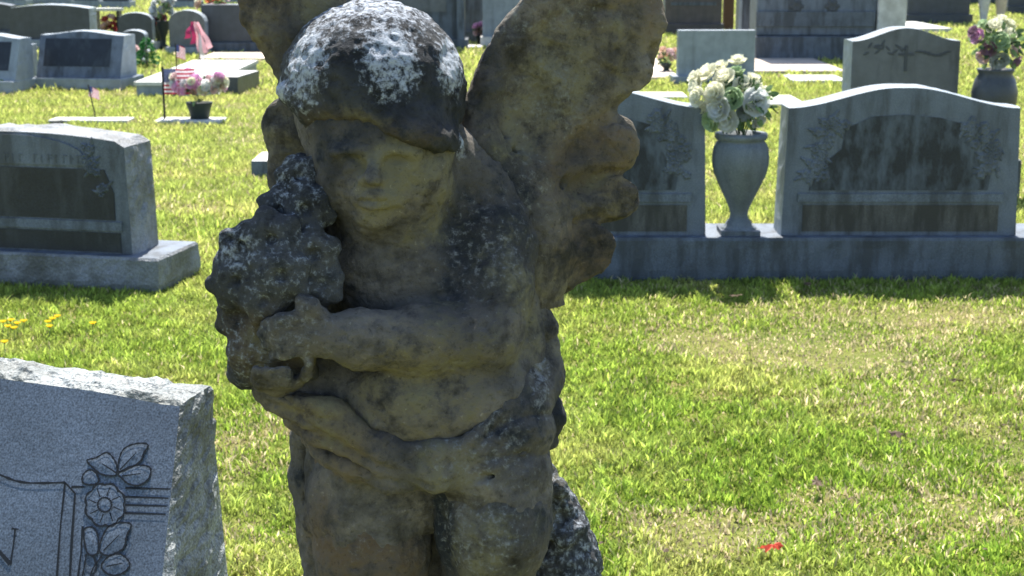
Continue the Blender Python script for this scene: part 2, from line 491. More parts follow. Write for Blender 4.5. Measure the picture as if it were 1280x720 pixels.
# skull and face
B.ell(P(468,118,12), (mm(103), mm(108), mm(104)), 0.02)
B.ell(P(480,192,-27), (mm(88), mm(83), mm(84)), 0.02)
B.ell(P(482,235,-10), (mm(76), mm(72), mm(60)), 0.03)
B.ell(P(474,164,-10), (mm(94), mm(90), mm(54)), 0.02)
B.ell(P(437,222,-62), (mm(33), mm(34), mm(34)), 0.016)
B.ell(P(520,220,-56), (mm(38), mm(38), mm(38)), 0.016)
B.ell(P(487,240,-48), (mm(60), mm(50), mm(42)), 0.018)
B.ell(P(468,268,-86), (mm(20), mm(18), mm(17)), 0.016)
B.ell(P(440,190,-98), (mm(27), mm(14), mm(8)), 0.010)
B.ell(P(498,190,-97), (mm(29), mm(14), mm(8)), 0.010)
B.ell(P(440,208,-120), (mm(18), mm(24), mm(12)), 0.012, 'sub')
B.ell(P(496,208,-118), (mm(19), mm(24), mm(12)), 0.012, 'sub')
B.ell(P(441,209,-94), (mm(15), mm(13), mm(9)), 0.004)
B.ell(P(495,209,-92), (mm(15), mm(13), mm(9)), 0.004)
for ex in (441, 495):
    B.path([P(ex-15,210,-104), P(ex,215,-109), P(ex+15,210,-103)], [mm(2.6)]*3, 0.002, 'sub')
B.cone(P(469,196,-106), mm(7), P(466,222,-122), mm(11), 0.007)
B.ell(P(455,225,-112), (mm(8), mm(8), mm(7)), 0.006)
B.ell(P(477,225,-112), (mm(8), mm(8), mm(7)), 0.006)
B.ell(P(460,231,-119), (mm(3), mm(4), mm(3)), 0.003, 'sub')
B.ell(P(472,231,-119), (mm(3), mm(4), mm(3)), 0.003, 'sub')
B.ell(P(467,246,-100), (mm(28), mm(18), mm(15)), 0.012)
B.path([P(451,246,-106), P(459,244,-116), P(466,246,-118), P(474,244,-116), P(483,246,-106)], [mm(4), mm(5.5), mm(5), mm(5.5), mm(4)], 0.004)
B.path([P(453,254,-107), P(466,257,-115), P(481,254,-107)], [mm(4), mm(7), mm(4)], 0.004)
B.path([P(450,252,-111), P(466,250,-123), P(484,252,-111)], [mm(3)]*3, 0.003, 'sub')
B.path([P(450,262,-104), P(467,264,-108), P(482,262,-104)], [mm(2.5)]*3, 0.006, 'sub')
# ear on the right with its curl
B.ell(P(570,190,0), (mm(9), mm(16), mm(20)), 0.012)
B.ell(P(390,190,5), (mm(8), mm(16), mm(18)), 0.008)
# neck, chest, shoulders
B.cone(P(492,255,2), mm(72), P(500,318,14), mm(78), 0.03)
B.ell(P(594,262,34), (mm(50), mm(46), mm(86)), 0.04)
B.ell(P(626,325,44), (mm(48), mm(42), mm(95)), 0.05)
B.ell(P(505,345,18), (mm(98), mm(72), mm(82)), 0.03)
B.ell(P(455,335,-22), (mm(42), mm(40), mm(34)), 0.03)
B.ell(P(540,335,-22), (mm(46), mm(40), mm(34)), 0.03)
B.ell(P(435,312,28), (mm(46), mm(46), mm(42)), 0.03)
B.ell(P(608,296,22), (mm(56), mm(50), mm(48)), 0.03)
B.cone(P(518,385,18), mm(88), P(530,520,8), mm(98), 0.03)
B.ell(P(523,500,-56), (mm(96), mm(68), mm(66)), 0.025)
B.ell(P(596,485,-38), (mm(66), mm(60), mm(58)), 0.03)
B.ell(P(528,535,-98), (mm(7), mm(7), mm(9)), 0.006, 'sub')
B.ell(P(552,566,12), (mm(122), mm(88), mm(72)), 0.03)
B.path([P(556,185,40), P(588,250,44), P(600,300,36)], [mm(34), mm(40), mm(56)], 0.03)
B.path([P(420,190,50), P(425,260,44), P(430,310,36)], [mm(30), mm(30), mm(46)], 0.03)
B.ell(P(412,470,-6), (mm(62), mm(72), mm(70)), 0.03)
B.ell(P(640,440,20), (mm(44), mm(50), mm(90)), 0.03)
# child's left arm folded across the chest, hand flat on the flowers
B.path([P(614,302,8), P(616,360,-26), P(604,418,-62)], [mm(49), mm(47), mm(43)], 0.02)
B.path([P(606,418,-62), P(530,424,-96), P(450,424,-116), P(412,420,-124)], [mm(43), mm(39), mm(33), mm(24)], 0.02)
B.ell(P(388,416,-130), (mm(30), mm(15), mm(29)), 0.014)
for i in range(4):
    y0 = 396+i*14
    B.path([P(376,y0,-134), P(350-(i==1)*4+(i==3)*6,y0+3,-140), P(332-(i==1)*5+(i==3)*9,y0+8,-126)], [mm(9.5), mm(8.5), mm(7)], 0.006)
B.path([P(398,400,-130), P(388,384,-134), P(376,376,-128)], [mm(11), mm(9), mm(7.5)], 0.008)
# child's right arm bent under the bouquet
B.path([P(432,318,28), P(392,380,30), P(352,440,0)], [mm(42), mm(38), mm(36)], 0.02)
B.path([P(352,440,0), P(350,466,-48), P(348,474,-78)], [mm(36), mm(28), mm(24)], 0.016)
B.ell(P(346,474,-96), (mm(26), mm(24), mm(14)), 0.012)
for i in range(4):
    x0 = 326+i*13
    B.path([P(x0,482,-100), P(x0-4,478,-132), P(x0-6,462,-144)], [mm(8.5), mm(8), mm(6.5)], 0.003)
B.path([P(372,478,-98), P(384,468,-124), P(386,452,-134)], [mm(9), mm(8), mm(7)], 0.003)
# legs
B.path([P(466,575,6), P(466,690,-16), P(468,790,-20), P(474,930,10)], [mm(78), mm(74), mm(56), mm(38)], 0.02)
B.path([P(612,590,2), P(618,650,-54)], [mm(74), mm(70)], 0.02)
B.path([P(618,650,-54), P(616,668,-52), P(600,790,20), P(596,930,50)], [mm(69), mm(66), mm(48), mm(36)], 0.02)
for cx, yy in ((474, -8), (596, 32)):
    B.cone(P(cx,948,yy+5), mm(30), P(cx-4,962,yy-70), mm(22), 0.02)
    for t in range(5):
        B.cone(P(cx-22+t*10,966,yy-78), mm(7), P(cx-24+t*10,968,yy-92+abs(t-1)*4), mm(6), 0.003)
B.cone(P(545,600,-120), mm(4), P(556,700,-120), mm(7), 0.02, 'sub')
B.cone(P(548,640,-90), mm(7), P(562,740,-90), mm(12), 0.015, 'sub')

def body_stain_shading(V, n):
    c = np.zeros((len(V), 4))
    c[:,0] = blobs(V, [(P(512,208,-100), (0.05, 0.05, 0.035), 1.1), (P(480,240,-110), (0.04, 0.03, 0.04), .85), (P(545,205,-60), (0.05, 0.025, 0.06), .9), (P(545,245,-60), (0.05, 0.03, 0.06), .6),
                       (P(520,470,-100), (0.08, 0.05, 0.08), .62), (P(430,455,-110), (0.05, 0.03, 0.08), .5), (P(600,690,-110), (0.06, 0.04, 0.08), .45), (P(640,380,-30), (0.05, 0.1, 0.08), .45)])
    c[:,1] = blobs(V, [(P(610,320,-30), (0.06, 0.07, 0.07), .22), (P(470,540,-80), (0.05, 0.06, 0.07), .1), (P(600,660,-110), (0.06, 0.08, 0.07), .28), (P(440,620,-70), (0.07, 0.06, 0.08), .14),
                       (P(372,400,-120), (0.05, 0.05, 0.08), .25), (P(575,190,-10), (0.008, 0.03, 0.008), .7)])  # narrow pale blob at the right-hand curl is painted sunlight
    c[:,2] = blobs(V, [(P(608,320,-30), (0.10, 0.11, 0.10), .72), (P(575,430,-70), (0.09, 0.05, 0.09), .50), (P(490,385,-60), (0.10, 0.022, 0.08), .7), (P(470,140,-90), (0.12, 0.03, 0.08), .6),
                       (P(555,240,-40), (0.03, 0.05, 0.06), .45), (P(640,640,-60), (0.06, 0.10, 0.1), .6), (P(555,670,-90), (0.02, 0.10, 0.08), .9), (P(365,400,-120), (0.07, 0.07, 0.08), .5)])  # dark bands below fringe, under chest and between legs are painted shade
    c[:,3] = blobs(V, [(P(415,640,-50), (0.05, 0.12, 0.1), .85), (P(470,715,-80), (0.07, 0.05, 0.08), .75), (P(520,470,-100), (0.08, 0.05, 0.08), .45), (P(500,620,-60), (0.04, 0.05, 0.08), .45)])
    c[:,2] = np.clip(c[:,2]*0.9+fbm(V, 9, 3, 5)*0.25*(c[:,2] > 0.02), 0, 1); c[:,1] *= 0.8; c[:,0] *= 0.8; c[:,3] *= 0.8; c[:,2] *= 1-blobs(V, [(P(470,330,-70), (0.06, 0.06, 0.05), .8)])*0.9
    return c
body_o = field_object('body', body, M['stone'], statue, SB, smooth_it=4, rough=0.0022, stains=body_stain_shading, seed=2,
                      disp=lambda V: fbm(V, 42, 3, 301)*0.0055*blobs(V, [(P(480,215,-90), (0.07, 0.07, 0.06), 1.0)])+fbm(V, 14, 3, 302)*0.004)

# hair: a cap of short hair over the bowed head
hair = Field((-0.33, 1.83, 1.20), (-0.03, 2.18, 1.46), 0.0030)
hair.ell(P(466,112,14), (mm(117), mm(122), mm(112)), 0.0)
hair.path([P(396,132,-58), P(372,120,-50), P(350,113,-40)], [mm(20), mm(13), mm(7)], 0.012)
hair.path([P(470,160,-84), P(505,176,-88), P(536,187,-78), P(562,186,-44)], [mm(11), mm(15), mm(15), mm(13)], 0.05)
# opening for the face and neck
hair.ell(P(340,176,-10), (mm(50), mm(120), mm(48)), 0.014, 'sub')
hair.ell(P(436,250,-84), (mm(80), mm(84), mm(86)), 0.04, 'sub')
hair.ell(P(505,274,-84), (mm(92), mm(84), mm(84)), 0.04, 'sub')
hair.ell(P(476,300,-10), (mm(112), mm(120), mm(95)), 0.010, 'sub')
# combed grooves fanning from the crown
for i in range(16):
    a = -1.25+i*0.165
    pts = []
    for k in range(8):
        t = k/7
        el = 0.12+t*1.30
        ang = a+0.18*math.sin(t*4+i*1.7)
        c0 = P(466,112,8)
        d = Vector((math.sin(ang)*math.sin(el)*0.117, -math.cos(ang)*math.sin(el)*0.128, math.cos(el)*0.112))
        pts.append(Vector(c0)+d*1.012)
    hair.path(pts, [mm(2.6)]*8, 0.006, 'sub')
def hair_stain_light(V, n):
    c = np.zeros((len(V), 4))
    top = np.clip((V[:,2]-1.325)/0.05, 0, 1)
    c[:,1] = np.maximum(top*0.57, blobs(V, [(P(382,75,-60), (0.028, 0.045, 0.05), .62), (P(487,62,-95), (0.030, 0.05, 0.045), .66), (P(500,85,-115), (0.022, 0.05, 0.03), .55), (P(565,70,-30), (0.016, 0.05, 0.04), .7),
                                            (P(350,112,-40), (0.02, 0.03, 0.012), .7), (P(577,176,-20), (0.006, 0.03, 0.012), .8)]))  # small pale spots on the two side curls are painted sunlight
    c[:,2] = 0.35*np.clip(1-top, 0, 1)
    c[:,0] = blobs(V, [(P(440,165,-100), (0.05, 0.03, 0.03), .3)])
    c[:,3] = blobs(V, [(P(420,165,-90), (0.06, 0.05, 0.025), .55), (P(500,172,-100), (0.05, 0.05, 0.02), .4)])
    return c
hair_o = field_object('hair', hair, M['stone_hair'], statue, SB, rough=0.0016, stains=hair_stain_light, seed=9,
                      disp=lambda V: np.abs(fbm(V, 38, 3, 8))*-0.007+0.001)
tag(hair_o, 'blackened hair with white lichen on top')

# wings
RT = (P(610, 330, 60), P(400, 330, 60))
def wing_disp(V):
    o = 0
    for root, s_ in ((RT[0], 1), (RT[1], -1)):
        dx = (V[:,0]-root.x)*s_; dz = V[:,2]-root.z
        m_ = dx > 0 if s_ > 0 else (V[:,0] < -0.13)
        d = np.sqrt(dx*dx+dz*dz); th = np.arctan2(dz, dx)+fbm(V, 6, 2, 44)*0.1
        tier = np.clip((d-0.11)/0.04, 0, 1)
        f_ = (np.abs(np.sin(th*9+np.floor(d/0.075)*1.3))**0.6-0.6)*0.0022*tier
        step = ((d/0.075) % 1.0)*0.0016
        o = o+np.where(m_, f_-step, 0)
    return o+fbm(V, 24, 4, 61)*0.005
def wing(name, outline, feathers, yfun, box, stains, t=0.015, grooves=(), lb=()):
    W = Field(box[0], box[1], 0.0034)
    pts = [(P(u, v, w).x, P(u, v, w).z) for u, v, w in outline]
    # smooth the outline (Chaikin)
    for _ in range(2):
        q = []
        for i in range(len(pts)):
            a = pts[i]; b = pts[(i+1) % len(pts)]
            q += [(a[0]*.75+b[0]*.25, a[1]*.75+b[1]*.25), (a[0]*.25+b[0]*.75, a[1]*.25+b[1]*.75)]
        pts = q
    W.poly(pts, yfun, t, 0.0, 0.010)
    for path, r in feathers:
        W.path([P(*p) for p in path], [mm(x*0.48) for x in r], 0.018)
    if lb:
        W.ell(P(652,310,46), (mm(58), mm(42), mm(110)), 0.05)
        W.ell(P(606,225,46), (mm(26), mm(34), mm(70)), 0.05)
    for (u, v, r) in lb:
        W.ell(P(u, v, wdep(u)-9), (mm(r), mm(8), mm(r)), 0.005)
    for path, r in grooves:
        W.path([P(*p) for p in path], [mm(r*1.7)]*len(path), 0.004, 'sub')
    return field_object(name, W, M['stone_wing'], statue, SB, rough=0.0020, stains=stains, seed=21, disp=wing_disp)

def wdep(u):  # wing plane sweeps back away from the body (mm)
    return 55+max(0, (u-590))*0.22
xr0 = P(590, 200, 60).x
yR = lambda X, Z: 2.055+np.clip(X-xr0, 0, 1)*0.22+0.012*np.sin((Z-1.0)*9)
outl = [(578,150),(586,108),(600,68),(622,32),(645,4),(672,-30),(712,-62),(760,-72),(806,-48),(828,-12),(834,26),(822,72),(803,108),(766,140),
        (790,148),(798,178),(797,206),(774,222),(798,232),(805,252),(796,268),(770,276),(742,280),(770,298),(768,322),(750,344),(722,356),(682,362),(702,378),(694,398),(672,408),(640,400),(600,330)]
outlR = [(u, v, wdep(u)) for u, v in outl]
def fz(u, off=14): return wdep(u)-off
fe = []
for tipu, tipv, r0, r1, mu, mv in ((770,110,14,20,700,170),(766,196,14,26,700,215),(772,250,14,22,700,262),(736,318,14,26,680,300),(676,374,12,20,650,330)):
    fe.append(([(630,270,fz(630,4)), (mu,mv,fz(mu,6)), (tipu,tipv,fz(tipu,4))], (r0, (r0+r1)/2, r1)))
fe.append(([(602,165,fz(602,6)),(612,108,fz(612,8)),(640,52,fz(640,8)),(682,4,fz(682,6)),(740,-40,fz(740,4))], (16,18,18,17,14)))
fe.append(([(655,60,fz(655,6)),(700,110,fz(700,6)),(690,200,fz(690,6))], (22,26,24)))
fe.append(([(740,-20,fz(740,6)),(765,40,fz(765,6)),(758,100,fz(758,6))], (26,34,24)))
lobes = [(772,184,30),(774,246,29),(736,312,36),(676,376,26),(800,30,34),(790,90,30)]
gr = [([(640,88,fz(640,24)),(672,40,fz(672,24)),(720,10,fz(720,22)),(770,14,fz(770,22))], 3.5),
      ([(640,190,fz(640,22)),(700,150,fz(700,24)),(745,138,fz(745,22)),(785,142,fz(785,18))], 3.5),
      ([(650,250,fz(650,22)),(710,226,fz(710,22)),(792,226,fz(792,18))], 3.5),
      ([(650,290,fz(650,22)),(700,280,fz(700,22)),(765,280,fz(765,18))], 3.5),
      ([(740,10,fz(740,30)),(738,80,fz(738,30)),(728,135,fz(728,26))], 4),
      ([(640,340,fz(640,22)),(670,352,fz(670,22)),(705,362,fz(705,18))], 3.5),
      ([(632,60,fz(632,26)),(622,110,fz(622,26)),(630,170,fz(630,22))], 3)]
def wr_stain(V, n):
    c = np.zeros((len(V), 4))
    c[:,0] = 0.72*blobs(V, [(P(700,90,70), (0.045, 0.09, 0.055), .85), (P(655,150,60), (0.045, 0.09, 0.05), .65), (P(770,60,80), (0.03, 0.09, 0.05), .5), (P(660,340,60), (0.05, 0.09, 0.05), .45), (P(745,240,80), (0.04, 0.08, 0.05), .35)])
    c[:,1] = blobs(V, [(P(660,20,70), (0.10, 0.09, 0.03), .2), (P(650,230,60), (0.05, 0.09, 0.06), .18), (P(690,120,70), (0.05, 0.09, 0.05), .28)])
    c[:,2] = blobs(V, [(P(620,260,40), (0.055, 0.09, 0.09), .65), (P(612,110,60), (0.025, 0.09, 0.06), .5), (P(720,220,80), (0.03, 0.08, 0.04), .35), (P(690,-30,70), (0.09, 0.09, 0.03), .4)])
    c[:,3] = blobs(V, [(P(730,200,80), (0.08, 0.09, 0.05), .42), (P(720,300,80), (0.06, 0.08, 0.05), .3), (P(780,0,80), (0.06, 0.08, 0.05), .3)])
    return c
wing('wing', outlR, fe, yR, ((-0.10, 2.0, 0.98), (0.24, 2.20, 1.50)), wr_stain, grooves=gr, lb=lobes)

xl0 = P(390, 200, 60).x
yL = lambda X, Z: 2.055+np.clip(xl0-X, 0, 1)*0.22+0.012*np.sin((Z-1.0)*9)
wl = lambda u: 55+max(0, 390-u)*0.22
outl2 = [(430,12),(440,-20),(432,-58),(400,-78),(350,-70),(312,-44),(296,-10),(300,20),(312,44),(324,64),(334,84),(345,104),(356,118),(348,122),(336,132),(326,150),(326,176),(336,196),(330,214),(334,236),(346,262),(372,300),(420,330),(450,250),(430,100)]
outlL = [(u, v, wl(u)) for u, v in outl2]
feL = [([(398,180,wl(398)-6),(378,100,wl(378)-8),(372,40,wl(372)-8),(385,-20,wl(385)-6)], (20,22,22,16)),
       ([(326,10,wl(326)-6),(340,50,wl(340)-6),(362,96,wl(362)-6)], (14,16,14)),
       ([(350,160,wl(350)-6),(380,170,wl(380)-6)], (18,20)),
       ([(408,0,wl(408)-8),(396,30,wl(396)-8)], (14,12))]
grL = [([(352,-20,wl(352)-26),(350,40,wl(350)-26),(368,92,wl(368)-26)], 4),
       ([(330,126,wl(330)-18),(356,124,wl(356)-22),(390,140,wl(390)-24)], 4)]
def wl_stain_light(V, n):
    c = np.zeros((len(V), 4))
    c[:,0] = blobs(V, [(P(405,10,60), (0.03, 0.07, 0.04), .8), (P(330,40,70), (0.03, 0.07, 0.06), .4), (P(350,170,60), (0.03, 0.07, 0.05), .3)])  # yellow blob at the inner top paints in the lit part
    c[:,2] = blobs(V, [(P(370,60,60), (0.03, 0.07, 0.06), .5)])
    c[:,3] = blobs(V, [(P(325,20,70), (0.04, 0.07, 0.06), .5)])
    return c
wing('wing', outlL, feL, yL, ((-0.40, 2.0, 1.08), (-0.16, 2.20, 1.50)), wl_stain_light, grooves=grL)

# drapery: two rolled folds meeting in a knot, cloth around the hips, tails behind
dr = Field((-0.36, 1.82, 0.46), (0.10, 2.20, 1.12), 0.0034)
dr.ell(P(548,575,18), (mm(134), mm(92), mm(76)), 0.02)
dr.ell(P(545,700,62), (mm(118), mm(52), mm(190)), 0.03)
dr.ell(P(545,560,-95), (mm(86), mm(44), mm(58)), 0.02, 'sub')
dr.path([P(652,370,40), P(674,420,36), P(680,470,30)], [mm(22), mm(24), mm(22)], 0.02)
dr.path([P(330,490,-66), P(420,526,-86), P(480,560,-98), P(534,592,-108)], [mm(12), mm(22), mm(22), mm(14)], 0.02)
dr.ell(P(640,520,-28), (mm(54), mm(58), mm(60)), 0.03)
dr.path([P(676,470,10), P(640,540,-56), P(590,576,-86), P(548,594,-102)], [mm(20), mm(24), mm(20), mm(13)], 0.03)
for (o, mid, e2, r_) in (((672,440,10),(632,506,-76),(556,576,-116),11), ((680,480,10),(640,530,-84),(558,588,-116),10), ((684,516,6),(646,554,-84),(562,598,-114),10), ((680,552,-4),(640,580,-80),(562,608,-108),11),
                        ((322,486,-74),(420,512,-106),(528,580,-116),9), ((340,506,-72),(424,534,-108),(524,590,-118),10), ((362,524,-62),(430,558,-104),(522,600,-116),9), ((384,548,-50),(440,586,-96),(526,610,-110),10)):
    q1 = tuple(o[i]*.5+mid[i]*.5+(0, 6, -10)[i] for i in range(3)); q2 = tuple(mid[i]*.5+e2[i]*.5+(0, 6, -6)[i] for i in range(3))
    dr.path([P(*o), P(*q1), P(*mid), P(*q2), P(*e2)], [mm(r_*.7), mm(r_), mm(r_*1.1), mm(r_), mm(r_*.6)], 0.007)
dr.ell(P(462,630,-18), (mm(80), mm(72), mm(100)), 0.04)
dr.ell(P(622,615,-40), (mm(72), mm(76), mm(76)), 0.04)
dr.path([P(548,602,-70), P(556,690,-70)], [mm(10), mm(14)], 0.02, 'sub')
dr.path([P(500,560,-104), P(545,566,-114), P(596,552,-104)], [mm(11), mm(15), mm(11)], 0.012)
dr.ell(P(543,594,-118), (mm(26), mm(15), mm(20)), 0.010)
dr.path([P(520,588,-130), P(545,596,-140), P(566,586,-128)], [mm(2.5)]*3, 0.005, 'sub')
dr.path([P(524,602,-126), P(546,610,-134), P(568,600,-124)], [mm(2.5)]*3, 0.005, 'sub')
# left tail
dr.path([P(386,530,20), P(382,600,28), P(390,665,32), P(402,730,36)], [mm(22), mm(23), mm(22), mm(14)], 0.015)
dr.path([P(402,560,6), P(400,640,16), P(410,760,24), P(420,900,30)], [mm(22), mm(24), mm(24), mm(30)], 0.010)
dr.path([P(384,540,0), P(384,620,2), P(396,720,10)], [mm(3)]*3, 0.006, 'sub')
# right tail with the open slit beside the hip
dr.path([P(672,425,58), P(684,470,62), P(688,520,60), P(682,548,56)], [mm(14), mm(15), mm(17), mm(18)], 0.010)
dr.path([P(664,470,34), P(668,520,30), P(662,570,20)], [mm(11), mm(14), mm(26)], 0.010)
dr.path([P(673,462,0), P(672,500,0)], [mm(4), mm(4)], 0.004, 'sub')
for pts in ([(420,600,-40),(426,700,-60)], [(646,560,-90),(670,600,-60)], [(600,596,-120),(660,590,-70)]):
    dr.path([P(*p) for p in pts], [mm(3)]*2, 0.01, 'sub')
KN = P(546, 594, -110)
def fold_disp(V):
    dx = V[:,0]-KN.x; dz = V[:,2]-KN.z
    d = np.sqrt(dx*dx+dz*dz); th = np.arctan2(dz, dx)+fbm(V, 7, 2, 91)*0.16
    up = np.clip((dz+0.035)/0.05, 0, 1)
    k = np.clip((d-0.045)/0.06, 0, 1)*np.clip((0.34-d)/0.1, 0, 1)
    ph = th*8+d*18
    low = (1-up)*0.0030*np.sin(V[:,0]*110+fbm(V, 5, 2, 92)*3)
    return (np.abs(np.sin(ph))**0.7-0.6)*0.0095*k*up+low
def dr_stain_light(V, n):
    c = np.zeros((len(V), 4))
    c[:,0] = blobs(V, [(P(410,510,-110), (0.07, 0.05, 0.06), .5), (P(660,420,0), (0.04, 0.07, 0.06), .5), (P(560,600,-120), (0.05, 0.03, 0.05), .4)])
    c[:,1] = blobs(V, [(P(600,560,-110), (0.07, 0.05, 0.06), .2), (P(672,490,-10), (0.014, 0.05, 0.06), .5)])  # narrow pale blob beside the slit paints in a sunlit sliver
    c[:,2] = blobs(V, [(P(630,520,-80), (0.07, 0.07, 0.07), .55), (P(690,500,60), (0.03, 0.10, 0.06), .7), (P(380,610,20), (0.03, 0.12, 0.06), .4), (P(520,560,-110), (0.06, 0.02, 0.06), .5)])
    c[:,3] = blobs(V, [(P(420,530,-100), (0.07, 0.06, 0.06), .6), (P(410,650,0), (0.03, 0.12, 0.06), .6)])
    return c
field_object('drapery', dr, M['stone'], statue, SB, rough=0.0022, stains=dr_stain_light, seed=31, disp=fold_disp)

# bouquet of stone roses
bq = Field((-0.42, 1.80, 0.90), (-0.20, 2.12, 1.30), 0.0030)
bq.path([P(376,205,-20), P(372,245,-24), P(368,300,-34)], [mm(15), mm(28), mm(42)], 0.012)
bq.path([P(356,270,-30), P(330,330,-40), P(330,400,-50), P(336,462,-40)], [mm(32), mm(48), mm(46), mm(38)], 0.015)
roses = [(306,312,-90,26),(296,352,-96,28),(340,300,-92,30),(350,345,-110,30),(382,262,-66,28),(392,318,-86,26),(298,398,-80,22),(314,430,-72,18),(306,464,-66,18),(374,222,-50,22),(402,356,-90,22),(330,376,-112,22),(350,262,-60,22)]
for (u, v, w, r) in roses:
    c = P(u, v, w)
    bq.ell(c, (mm(r), mm(r*0.8), mm(r)), 0.006)
rs = random.Random(4)
for (u, v, w, r) in roses:
    for ring, n_, rr in ((0, 5, 0.5), (1, 6, 0.95)):
        a0 = rs.random()*6
        for k in range(n_):
            a = a0+k*2*math.pi/n_
            p = P(u+math.cos(a)*r*rr, v+math.sin(a)*r*rr, w-(r*0.62 if ring == 0 else r*0.30))
            bq.ell(p, (mm(r*0.52), mm(r*0.32), mm(r*0.52)), 0.007)
    bq.ell(P(u, v, w-r*0.95), (mm(r*0.25), mm(r*0.35), mm(r*0.25)), 0.006, 'sub')
# stems and leaves hanging below
for k in range(9):
    u = 296+k*11
    bq.path([P(u+4,402,-92-(k % 3)*8), P(u+6*math.sin(k*2.3),440,-96-(k % 2)*8), P(u+6,478-abs(k-3)*2,-84)], [mm(9), mm(12), mm(9)], 0.006)
for k in range(14):
    u = rs.uniform(284, 404); v = rs.uniform(230, 470); w = -75
    bq.ell(P(u, v, w-rs.uniform(0, 40)), (mm(rs.uniform(2, 6)), mm(14), mm(rs.uniform(4, 9))), 0.004, 'sub', rot=rs.uniform(0, 90))
def bq_stain(V, n):
    c = np.zeros((len(V), 4))
    c[:,1] = blobs(V, [(P(296,305,-90), (0.03, 0.09, 0.03), .50), (P(372,215,-60), (0.04, 0.09, 0.05), .34), (P(350,330,-110), (0.08, 0.09, 0.06), .24), (P(310,440,-100), (0.04, 0.07, 0.08), .26), (P(400,300,-90), (0.05, 0.07, 0.05), .2)])
    c[:,1] *= 0.72; c[:,2] = 0.42
    c[:,0] = blobs(V, [(P(360,440,-100), (0.06, 0.09, 0.05), .5)])
    c[:,3] = blobs(V, [(P(350,430,-100), (0.07, 0.09, 0.05), .7)])
    return c
bqo = field_object('bouquet', bq, M['stone_dark'], statue, SB, smooth_it=4, rough=0.0015, stains=bq_stain, seed=41)
tag(bqo, 'blackened stone roses with pale lichen')

# rough stump the figure leans on
st = Field((-0.02, 1.94, 0.40), (0.20, 2.26, 0.92), 0.0036)
st.path([P(676,590,90), P(690,640,86), P(700,700,80), P(704,800,80), P(700,940,80)], [mm(20), mm(36), mm(52), mm(70), mm(86)], 0.02)
rs = random.Random(12)
for k in range(26):
    v = rs.uniform(610, 900); a = rs.uniform(-1.3, 1.3)
    rr = np.interp(v, [590, 700, 940], [22, 52, 82])
    st.ell(P(688+(v-600)*0.06+math.sin(a)*rr, v, 84-math.cos(a)*rr), (mm(rs.uniform(8, 16)),)*3, 0.008, rs.choice(['add', 'add', 'sub']))
def st_stain(V, n):
    c = np.zeros((len(V), 4))
    c[:,1] = 0.26; c[:,2] = 0.5
    c[:,0] = blobs(V, [(P(690,610,60), (0.03, 0.05, 0.06), .4)])
    return c
sto = field_object('tree_stump', st, M['stone_dark'], statue, SB, rough=0.004, stains=st_stain, seed=51)

# pedestal below the frame
pb = MB()
zt = P(530, 975, 0).z
def octo(s, c): return [(-s+c,-s),(s-c,-s),(s,-s+c),(s,s-c),(s-c,s),(-s+c,s),(-s,s-c),(-s,-s+c)]
lv = [(0.25,0.0),(0.25,0.10),(0.235,0.115),(0.215,0.12),(0.215,zt-0.06),(0.235,zt-0.05),(0.235,zt-0.012),(0.228,zt)]
vs = []
for s, z in lv:
    vs += [(x, y, z) for x, y in octo(s, 0.02)]
fs = [tuple(range(7, -1, -1)), tuple((len(lv)-1)*8+i for i in range(8))]
for i in range(len(lv)-1):
    for k in range(8):
        fs.append((i*8+k, i*8+(k+1) % 8, (i+1)*8+(k+1) % 8, (i+1)*8+k))
pb.add(vs, fs)
pb.build('pedestal', M['granite_grey'], statue)

# ================================================================== STONES
def resample(pts, step):
    out = []
    n = len(pts)
    for i in range(n):
        a = Vector(pts[i]); b = Vector(pts[(i+1) % n])
        k = max(1, int((b-a).length/step))
        for j in range(k):
            out.append(tuple(a.lerp(b, j/k)))
    return out

def ring_stone(name, front, back, mats, parent, rough=0.006, nmid=5, seed=0, rough_bottom=False):
    """front/back: matching lists of local 3D points; between them a rock-pitched band. mats=[face, edge]"""
    n = len(front)
    Fv = np.array([tuple(p) for p in front]); Bv = np.array([tuple(p) for p in back])
    cen = (Fv.mean(0)+Bv.mean(0))/2
    rings = [Fv]
    for j in range(1, nmid+1):
        t = j/(nmid+1)
        Q = Fv*(1-t)+Bv*t
        out = Q-cen; ax = (Bv-Fv).mean(0); ax /= np.linalg.norm(ax)
        out = out-(out@ax)[:, None]*ax[None]
        out /= np.linalg.norm(out, axis=1)[:, None]
        nz = fbm(Q, 22, 3, seed)*1.3+vnoise(Q, 75, seed+4)*0.5
        Q = Q+out*(rough*(0.9*math.sin(math.pi*t)**0.5+nz*1.0))[:, None]
        rings.append(Q)
    rings.append(Bv)
    V = np.concatenate(rings)
    fs = [tuple(range(n))]; mi = [0]
    L = len(rings)
    fs.append(tuple((L-1)*n+i for i in range(n-1, -1, -1))); mi.append(0)
    for r in range(L-1):
        for i in range(n):
            j = (i+1) % n
            fs.append((r*n+i, (r+1)*n+i, (r+1)*n+j, r*n+j)); mi.append(1)
    # orientation: front face should face -y
    mb = MB(); mb.v = [tuple(v) for v in V]; mb.f = fs; mb.m = mi
    o = mb.build(name, mats, parent)
    me = o.data
    if me.polygons[0].normal.y > 0: me.flip_normals()
    return o

